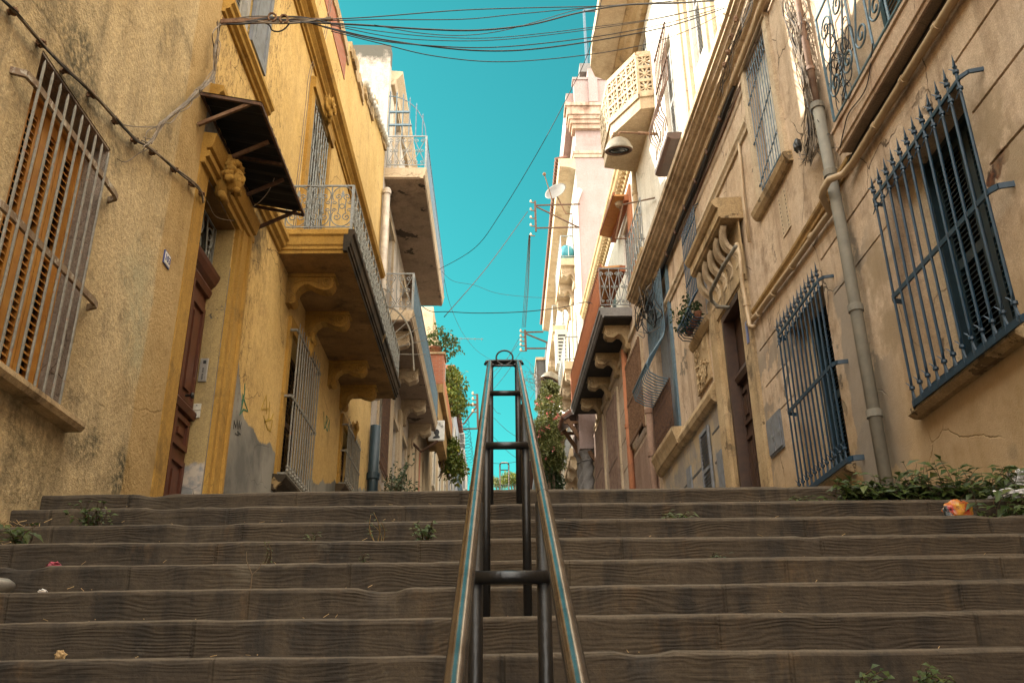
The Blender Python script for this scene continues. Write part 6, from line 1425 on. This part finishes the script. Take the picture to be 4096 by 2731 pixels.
# tangle of cables at the far end of the cornice
ct = thing('wire_tangle', 'black tangle of loose cables hanging where the cornice meets the iron balcony', 'wire tangle', onR(1470, 720, .2))
for k in range(22):
    a = (random.uniform(1460, 1505), random.uniform(640, 700)); q = [onR(a[0]+random.gauss(0, 9), a[1]+d+random.gauss(0, 8), .1+random.uniform(0, .2)) for d in (0, 25, 50, 75, 60)]
    MB().tube(smooth_path(q, 5), random.uniform(.006, .013), 5).build('cable', M['cable'] if k % 5 else M['dustycable'], ct, smooth=True, fix=False)
ct2 = thing('wire_tangle', 'thin wires and small insulators climbing over the great cornice beside the barred upper window', 'wire tangle', onR(1680, 120, .45))
for k in range(12):
    q = [onR(x+random.gauss(0, 6), y+random.gauss(0, 5), .46) for x, y in ((1655, 215), (1668, 165), (1680, 120), (1695, 75), (1712, 35), (1730, -15))]
    MB().tube(smooth_path(q, 5), .004, 4).build('wire', M['dustycable'] if k % 2 else M['cable'], ct2, fix=False)
for x, y in ((1690, 45), (1680, 85), (1672, 120), (1664, 150)): MB().blob(onR(x, y, .46), .03, .035, .04, .3, 3, 7, x).build('insulator', M['rust'], ct2)
# big tangle of old wires by the sunlit pier
wt = thing('wire_tangle', 'large messy hank of pale wires and junction boxes hanging by the right drainpipe', 'wire tangle', RS(7.8, 6, .1))
main = [(1800, -20), (1818, 30), (1828, 80), (1835, 130), (1850, 180), (1858, 230), (1866, 290), (1862, 340), (1852, 372)]
for k in range(60):
    a = random.randint(0, 2); sp2 = main[a:random.randint(6, 9)]; j = random.uniform(3, 11)
    q = [onR(x+random.gauss(0, j*(1.4 if 20 < y < 120 or y > 280 else .7)), y+random.gauss(0, j), .04+random.uniform(0, .12)) for x, y in sp2]
    MB().tube(smooth_path(q, 6), random.uniform(.0035, .0065), 4).build('wire', M['dustycable'] if k % 4 else M['cable'], wt, fix=False)
for k in range(16):
    cx, cy = random.choice(((1850, 340), (1860, 330), (1840, 60), (1885, 330), (1905, 325), (1828, 20))); rx, ry = random.uniform(8, 26), random.uniform(10, 34); ph = random.random()*6
    MB().tube(smooth_path([onR(cx+rx*math.cos(a*.7+ph), cy+ry*math.sin(a*.7+ph), .05+.02*a*.3) for a in range(8)], 5), .004, 4).build('wire', M['dustycable'] if k % 2 else M['cable'], wt, fix=False)
for (x, y) in ((1838, 140), (1832, 335)): MB().blob(onR(x, y, .08), .045, .055, .09, .15, 2.0, 8, x).build('junction_box', M['blackplastic'] if y > 200 else M['stone'], wt)
# wire hank on the near balcony railing
wh = thing('wire_hank', 'dark knot of wires wound in the scrolled railing above the big window', 'wire tangle', RS(6.5, 5.6, .2))
for k in range(18):
    cx, cy = random.gauss(1930, 12), random.uniform(60, 250); rx, ry = random.uniform(8, 20), random.uniform(15, 45); ph = random.random()*6
    MB().tube(smooth_path([onR(cx+rx*math.cos(a*.8+ph), cy+ry*math.sin(a*.8+ph), .12+.01*a) for a in range(8)], 5), .0055, 4).build('wire', M['cable'], wh, fix=False)
pc = thing('wire_run', 'old wires sagging beneath the near balcony slab beside the conduit', 'wire', RS(6, 4.8, .03))
for k in range(4): MB().tube(smooth_path([RS(u, 4.83+random.uniform(-.03, .02), .02+.01*k) for u in (3.5, 4.2, 4.8, 5.4, 6.0, 6.6, 7.1)], 5), .008, 5).build('wire', M['cable'] if k % 2 else M['dustycable'], pc, fix=False)
sl = thing('dangling_wire', 'single wire looping down from the cable tangle along the slab corner', 'wire', RS(7, 5.2, .1)); MB().tube(smooth_path([onR(x, y, .18) for x, y in ((2005, 100), (1990, 200), (1950, 260), (1938, 300), (1930, 340))], 6), .006, 4).build('wire', M['cable'], sl, fix=False)

# insulator brackets
def insulators(label, Y, pole, wall, ys, arms, base):
    k_ = thing('insulator_bracket', label, 'cable bracket', onY(*wall, Y), 'insulator brackets over the street')
    px = pole[0]; mb = MB(); s_ = Y/30
    mb.bar(onY(px, pole[1], Y), onY(px+2, pole[2], Y), .075*s_, .06*s_)
    for (xa, ya_, xb, yb_) in arms: mb.bar(onY(xa, ya_, Y), onY(xb, yb_, Y), .045*s_, .045*s_)
    mb.build('frame', M['rustdark'], k_)
    for y in ys:
        c_ = onY(px-10, y, Y); MB().bar(onY(px, y+6, Y), c_-Vector((0, 0, .1*s_)), .03*s_).build('pin', M['rust'], k_)
        MB().lathe(c_-Vector((0, 0, .1*s_)), [(0, 0), (.026*s_, .01*s_), (.042*s_, .04*s_), (.02*s_, .06*s_), (.036*s_, .085*s_), (.02*s_, .11*s_), (0, .12*s_)], n=12).build('insulator', M['cream'], k_, smooth=True)
    return k_
insulators('large insulator bracket jutting from the tall pink house over the street', PY-.3, (1229, 462, 532), (1330, 520), (460, 478, 496, 514, 536), [(1229, 472, 1332, 469), (1232, 475, 1330, 523), (1230, 524, 1330, 522)], 0)
insulators('smaller farther insulator bracket with its wires near the bare branches', 44, (1206, 758, 806), (1300, 800), (757, 768, 778, 788, 800), [(1206, 763, 1248, 762), (1207, 766, 1290, 800), (1207, 800, 1290, 800)], 0)
insulators('distant insulator mast rising on the left of the handrail', 58, (1096, 905, 985), (1060, 980), (900, 912, 925, 940), [(1060, 930, 1096, 928), (1062, 985, 1096, 984), (1064, 975, 1096, 932)], 0)
vw = thing('wire_run', 'parallel wires dropping from the large insulator bracket towards the farther one', 'wire', onY(1213, 545, 30))
for dx in (-3, 0, 3, 5): MB().tube([onY(1216+dx*.4, 540, PY-.3), onY(1209+dx, 660, 37), onY(1202+dx, 752, 44)], .012, 4).build('wire', M['cable'], vw, fix=False)
bw = thing('barbed_wire', 'coils of barbed wire along the far white house roofline', 'barbed wire', LS(47, 18.5, .3)); mb = MB(); pts = []
for i in range(220): t_ = i/220; u = 47+33*t_; a = i*1.1; pts.append(LS(u, 17.0+1.2*t_+.35*math.cos(a), .55+.35*math.sin(a)))
mb.tube(pts, .014, 3); mb.build('coil', M['cable'], bw, fix=False)
rl = thing('rail_fence', 'rusty iron scroll railing along the far white house edge', 'railing', LS(47, 12, .5))
mb = MB(); rail_run(mb, lambda s, h, n: LS(47+s, h, .5), 14, 11.8, 13.0, .6, .02, 'scroll', .6, .04, 3); mb.build('ironwork', M['palebue'], rl)

# ================================================================== street lamps
def street_lamp(label, lx, ly, Y, rad, wx, wy, tilt, arm=True):
    c_ = onY(lx, ly, Y); s_ = rad/.33; L_ = thing('street_lamp', label, 'street lamp', onY(wx, wy, Y), 'wall street lamps'); ax = Vector(tilt).normalized()
    MB().lathe(c_, [(.33*s_, -.075*s_), (.345*s_, -.06*s_), (.345*s_, .0), (.325*s_, .02*s_), (.30*s_, .10*s_), (.24*s_, .19*s_), (.15*s_, .25*s_), (.06*s_, .275*s_), (0, .28*s_)], ax, 30).build('housing', M['lampgrey'], L_, smooth=True)
    MB().lathe(c_, [(.345*s_, -.06*s_), (.33*s_, -.078*s_), (.27*s_, -.07*s_), (.26*s_, -.04*s_)], ax, 30).build('rim', M['rustdark'], L_, smooth=True)
    MB().lathe(c_, [(.265*s_, -.045*s_), (.18*s_, -.02*s_), (0, .0)], ax, 24).build('reflector', M['void'], L_, smooth=True)
    a = ax.orthogonal().normalized(); b_ = ax.cross(a); xd = Vector((1, 0, 0)); xd = (xd-ax*xd.dot(ax)).normalized(); yd = ax.cross(xd)
    mb = MB(); mb.tube([c_-ax*.05*s_+xd*.19*s_*math.cos(R(t))+yd*.13*s_*math.sin(R(t)) for t in range(0, 361, 20)], .02*s_, 6); mb.tube([c_-ax*.045*s_-xd*.12*s_, c_-ax*.045*s_+xd*.14*s_], .035*s_, 8); mb.build('bulb', M['glass'], L_, smooth=True)
    if arm:
        j = c_+ax*.28*s_; w_ = onY(wx, wy, Y); t_ = Vector((j.x+.05, j.y, w_.z))
        mb = MB(); mb.tube([j-ax*.03, j+ax*.05, t_], .03*s_, 8); mb.tube([t_, w_], .025*s_, 8); mb.tube([t_.lerp(w_, .5), w_], .04*s_, 8); mb.tube([t_-Vector((.15*s_, 0, 0)), c_+ax*.2*s_-Vector((.16*s_, 0, 0))], .018*s_, 6); mb.build('arm', M['rust'], L_, smooth=True)
    return L_
street_lamp('grey domed street lamp on a rusty arm in front of the pierced balcony', 1421, 341, 15.0, .265, 1508, 308, (-.05, -.27, 1))
street_lamp('distant tilted white street lamp above the bougainvillea', 1264, 872, 40, .45, 1290, 860, (.35, .1, 1))

# ================================================================== weeds, litter
def weed(name, label, stems, L, W, mat, seed, group=None, cat='weed', droop=.3, stemmat='stem'):
    rnd = random.Random(seed); b_ = Vector(stems[0][0]); t_ = thing(name, label, cat, b_, group); mb = MB(); sb = MB()
    for (p0, p1, n_) in stems:
        p0, p1 = Vector(p0), Vector(p1); md = (p0+p1)/2+Vector((rnd.uniform(-.03, .03), rnd.uniform(-.02, .02), .01)); pts = smooth_path([p0, md, p1], 4); sb.tube(pts, .0035, 4, .0015)
        for k in range(n_):
            t = .25+.75*k/max(1, n_-1); i = min(len(pts)-1, int(t*(len(pts)-1))); q = pts[i]; s_ = 1 if k % 2 else -1
            d = Vector((s_*rnd.uniform(.3, 1), rnd.uniform(-.9, .2), rnd.uniform(-.5, .5)-droop*rnd.random())); l_ = L*rnd.uniform(.6, 1.2)
            mb.leaf(q, d, Vector((rnd.uniform(-.4, .4), -.5, 1)), l_, W*l_/L)
    mb.build('leaves', mat, t_, fix=False); sb.build('stems', M[stemmat], t_); return t_
rnd = random.Random(5)
st_ = []
for i in range(150):
    x = rnd.uniform(2.05, 3.25); lv = 6 if x < 2.65 else rnd.choice((5, 6, 6)); y = Y0+lv*TR+rnd.uniform(.12, .28); z = Z0+lv*RS_
    h_ = rnd.uniform(.05, .2)*(1.3 if x > 2.5 else .9); st_.append(((x, y, z), (x+rnd.uniform(-.14, .1), y-rnd.uniform(-.02, .14), z+h_), rnd.randint(6, 10)))
weed('weed_patch', 'dense leafy green weeds spilling over the top right steps', st_, .085, .042, M['green'], 1)
def tuft(label, x, lv, w_, h_, n_, L, W, seed, group='small weeds on the stair treads', mat='green', sm='stem'):
    rr = random.Random(seed); y = Y0+lv*TR+.22; z = Z0+lv*RS_
    return weed('weed', label, [((x+rr.uniform(-w_, w_)*.3, y, z), (x+rr.uniform(-w_, w_), y-rr.uniform(.05, .2), z+h_*rr.uniform(.5, 1)), 6) for _ in range(n_)], L, W, M[mat], seed, group, stemmat=sm)
X_ = lambda px, lv: onY(px, 1150, Y0+lv*TR).x
tuft('round leafed weed clump on a step near the left wall', X_(182, 5), 5, .13, .14, 14, .035, .03, 2)
tuft('small leafy weed at the third step left of the handrail', X_(973, 4), 4, .06, .11, 9, .035, .028, 3)
tuft('thin dry weed with a brownish head beside the leafy weed', X_(862, 4), 4, .05, .16, 5, .02, .01, 4, sm='straw')
tuft('flat green weed on the second step right of the handrail', X_(1536, 6), 5, .09, .05, 10, .05, .022, 5)
tuft('tiny sprig on the middle left steps', X_(595, 3), 3, .05, .13, 3, .018, .008, 6)
tuft('small dark dried weed on the right steps', X_(1652, 3), 3, .04, .05, 7, .03, .008, 7, mat='dark_leaf')
tuft('low weed before the big weed patch', X_(1860, 6), 6, .08, .05, 8, .045, .022, 8)
tuft('leafy weed at the left edge of the steps', X_(20, 4)+.02, 4, .12, .12, 9, .06, .035, 9)
tuft('fresh green leaf tip at the bottom edge right of centre', X_(2100, -1), -1, .05, .10, 7, .035, .03, 10)
tuft('second fresh green leaf tip at the bottom right edge', X_(1980, -1), -1, .04, .09, 6, .03, .028, 12)
tuft('fine grassy weed at the foot of the middle treads left', X_(875, 5), 3, .03, .05, 4, .03, .006, 13)
tuft('short sprig beside the left wall on the fourth step', X_(685, 3), 4, .06, .05, 4, .03, .01, 14)
def at(px, lv, dy=.2): y = Y0+lv*TR+dy; return Vector((onY(px, 1150, y).x, y, Z0+lv*RS_))
pk = thing('crumpled_packet', 'crumpled red and yellow snack packet lying on the step before the weeds', 'packet', at(2196, 5, .12))
c_ = at(2196, 5, .13); MB().blob(c_+Vector((0, 0, .055)), .085, .03, .065, .12, 2.2, 18, 3).build('foil', M['redfoil'], pk)
bgp = thing('plastic_bag', 'crumpled white plastic bag caught among the weeds at the right edge', 'bag', (3.18, 5.35, 1.2)); MB().blob((3.2, 5.42, 1.33), .11, .08, .09, .5, 3, 16, 8).build('film', M['bag'], bgp)
pb2 = thing('plastic_wrapper', 'small pale wrapper half hidden under the weeds', 'wrapper', (2.95, 5.25, 1.22)); MB().blob((2.98, 5.2, 1.235), .10, .05, .025, .5, 3, 12, 9).build('film', M['bag'], pb2)
def litter(name, label, cat, px, lv, sz, mat, seed, dy=.12, flat=.5):
    t_ = thing(name, label, cat, at(px, lv, dy)); MB().blob(at(px, lv, dy)+Vector((0, 0, sz*flat*.9)), sz, sz*.8, sz*flat, .4, 3, 9, seed).build('scrap', mat, t_); return t_
litter('pink_scrap', 'crumpled pink scrap on a left step', 'litter', 152, 3, .028, simple('pink foil', (.32,.05,.08), .5, 0, scale=30), 1)
litter('white_scrap', 'little white paper ball on a lower left step', 'litter', 137, 2, .018, M['bag'], 2)
litter('tan_scrap', 'tiny tan leaf scrap on the right second step', 'litter', 1631, 5, .012, M['straw'], 3)
litter('brown_bud', 'small orange brown dry flower on the lower left steps', 'litter', 201, 0, .017, M['straw'], 4, .12, 1.0)
bc = thing('bottle_bottom', 'round clear bottle bottom lying at the left edge of the steps', 'bottle', at(16, 2, .12)); MB().lathe(at(16, 2, .1)+Vector((0, 0, .035)), [(0, 0), (.02, .004), (.034, .0), (.036, .012), (.034, .1), (.02, .14), (0, .14)], Vector((.2, 1, .1)), 18).build('body', M['alu'], bc, smooth=True)
dl = thing('dead_leaves', 'drift of dead leaves and twigs at the foot of the left wall', 'leaf litter', (-2.7, 4.75, .9)); dl['kind'] = 'stuff'; mb = MB()
for i in range(260):
    lv = random.choice((3, 4, 4, 4, 5)); x = -2.83+abs(random.gauss(0, .13)); p = Vector((x, Y0+lv*TR+random.uniform(.03, .28), Z0+lv*RS_+random.uniform(.003, .025)))
    if random.random() < .6: mb.leaf(p, Vector((random.uniform(-1, 1), random.uniform(-1, 1), .2)), Vector((random.uniform(-.6, .6), -.3, 1)), random.uniform(.02, .045), .015)
    else: mb.tube([p, p+Vector((random.uniform(-.07, .07), random.uniform(-.04, .04), random.uniform(0, .03)))], .002, 3)
mb.build('leaf_drift', M['straw'], dl, fix=False)
tw = thing('twig', 'bent dark twig standing on the step left of the handrail', 'twig', at(596, 2, .1)); mb = MB()
p0 = at(596, 2, .1); mb.tube([p0, p0+Vector((.0, 0, .07)), p0+Vector((-.03, 0, .13)), p0+Vector((-.035, 0, .17))], .003, 4, .0015); mb.tube([p0+Vector((0, 0, .07)), p0+Vector((.03, 0, .1)), p0+Vector((.035, 0, .12))], .002, 4); mb.build('stem', M['stem'], tw)
# fine grit and straw specks on the treads
gr = MB()
for i in range(170):
    lv = random.randint(-1, 6); x = random.uniform(-2.8, 3.1); p = Vector((x, Y0+lv*TR+random.uniform(.005, .1), Z0+lv*RS_+.004))
    if random.random() < .5: gr.blob(p, .003, .003, .002, .3, 3, 3, i)
    else: gr.tube([p, p+Vector((random.uniform(-.03, .03), random.uniform(-.01, .02), random.uniform(0, .015)))], .0013, 3)
g_ = gr.build('grit', M['straw'], None, fix=False); tag(g_, 'scattered straw bits and grit along the step edges', 'grit', kind='stuff')
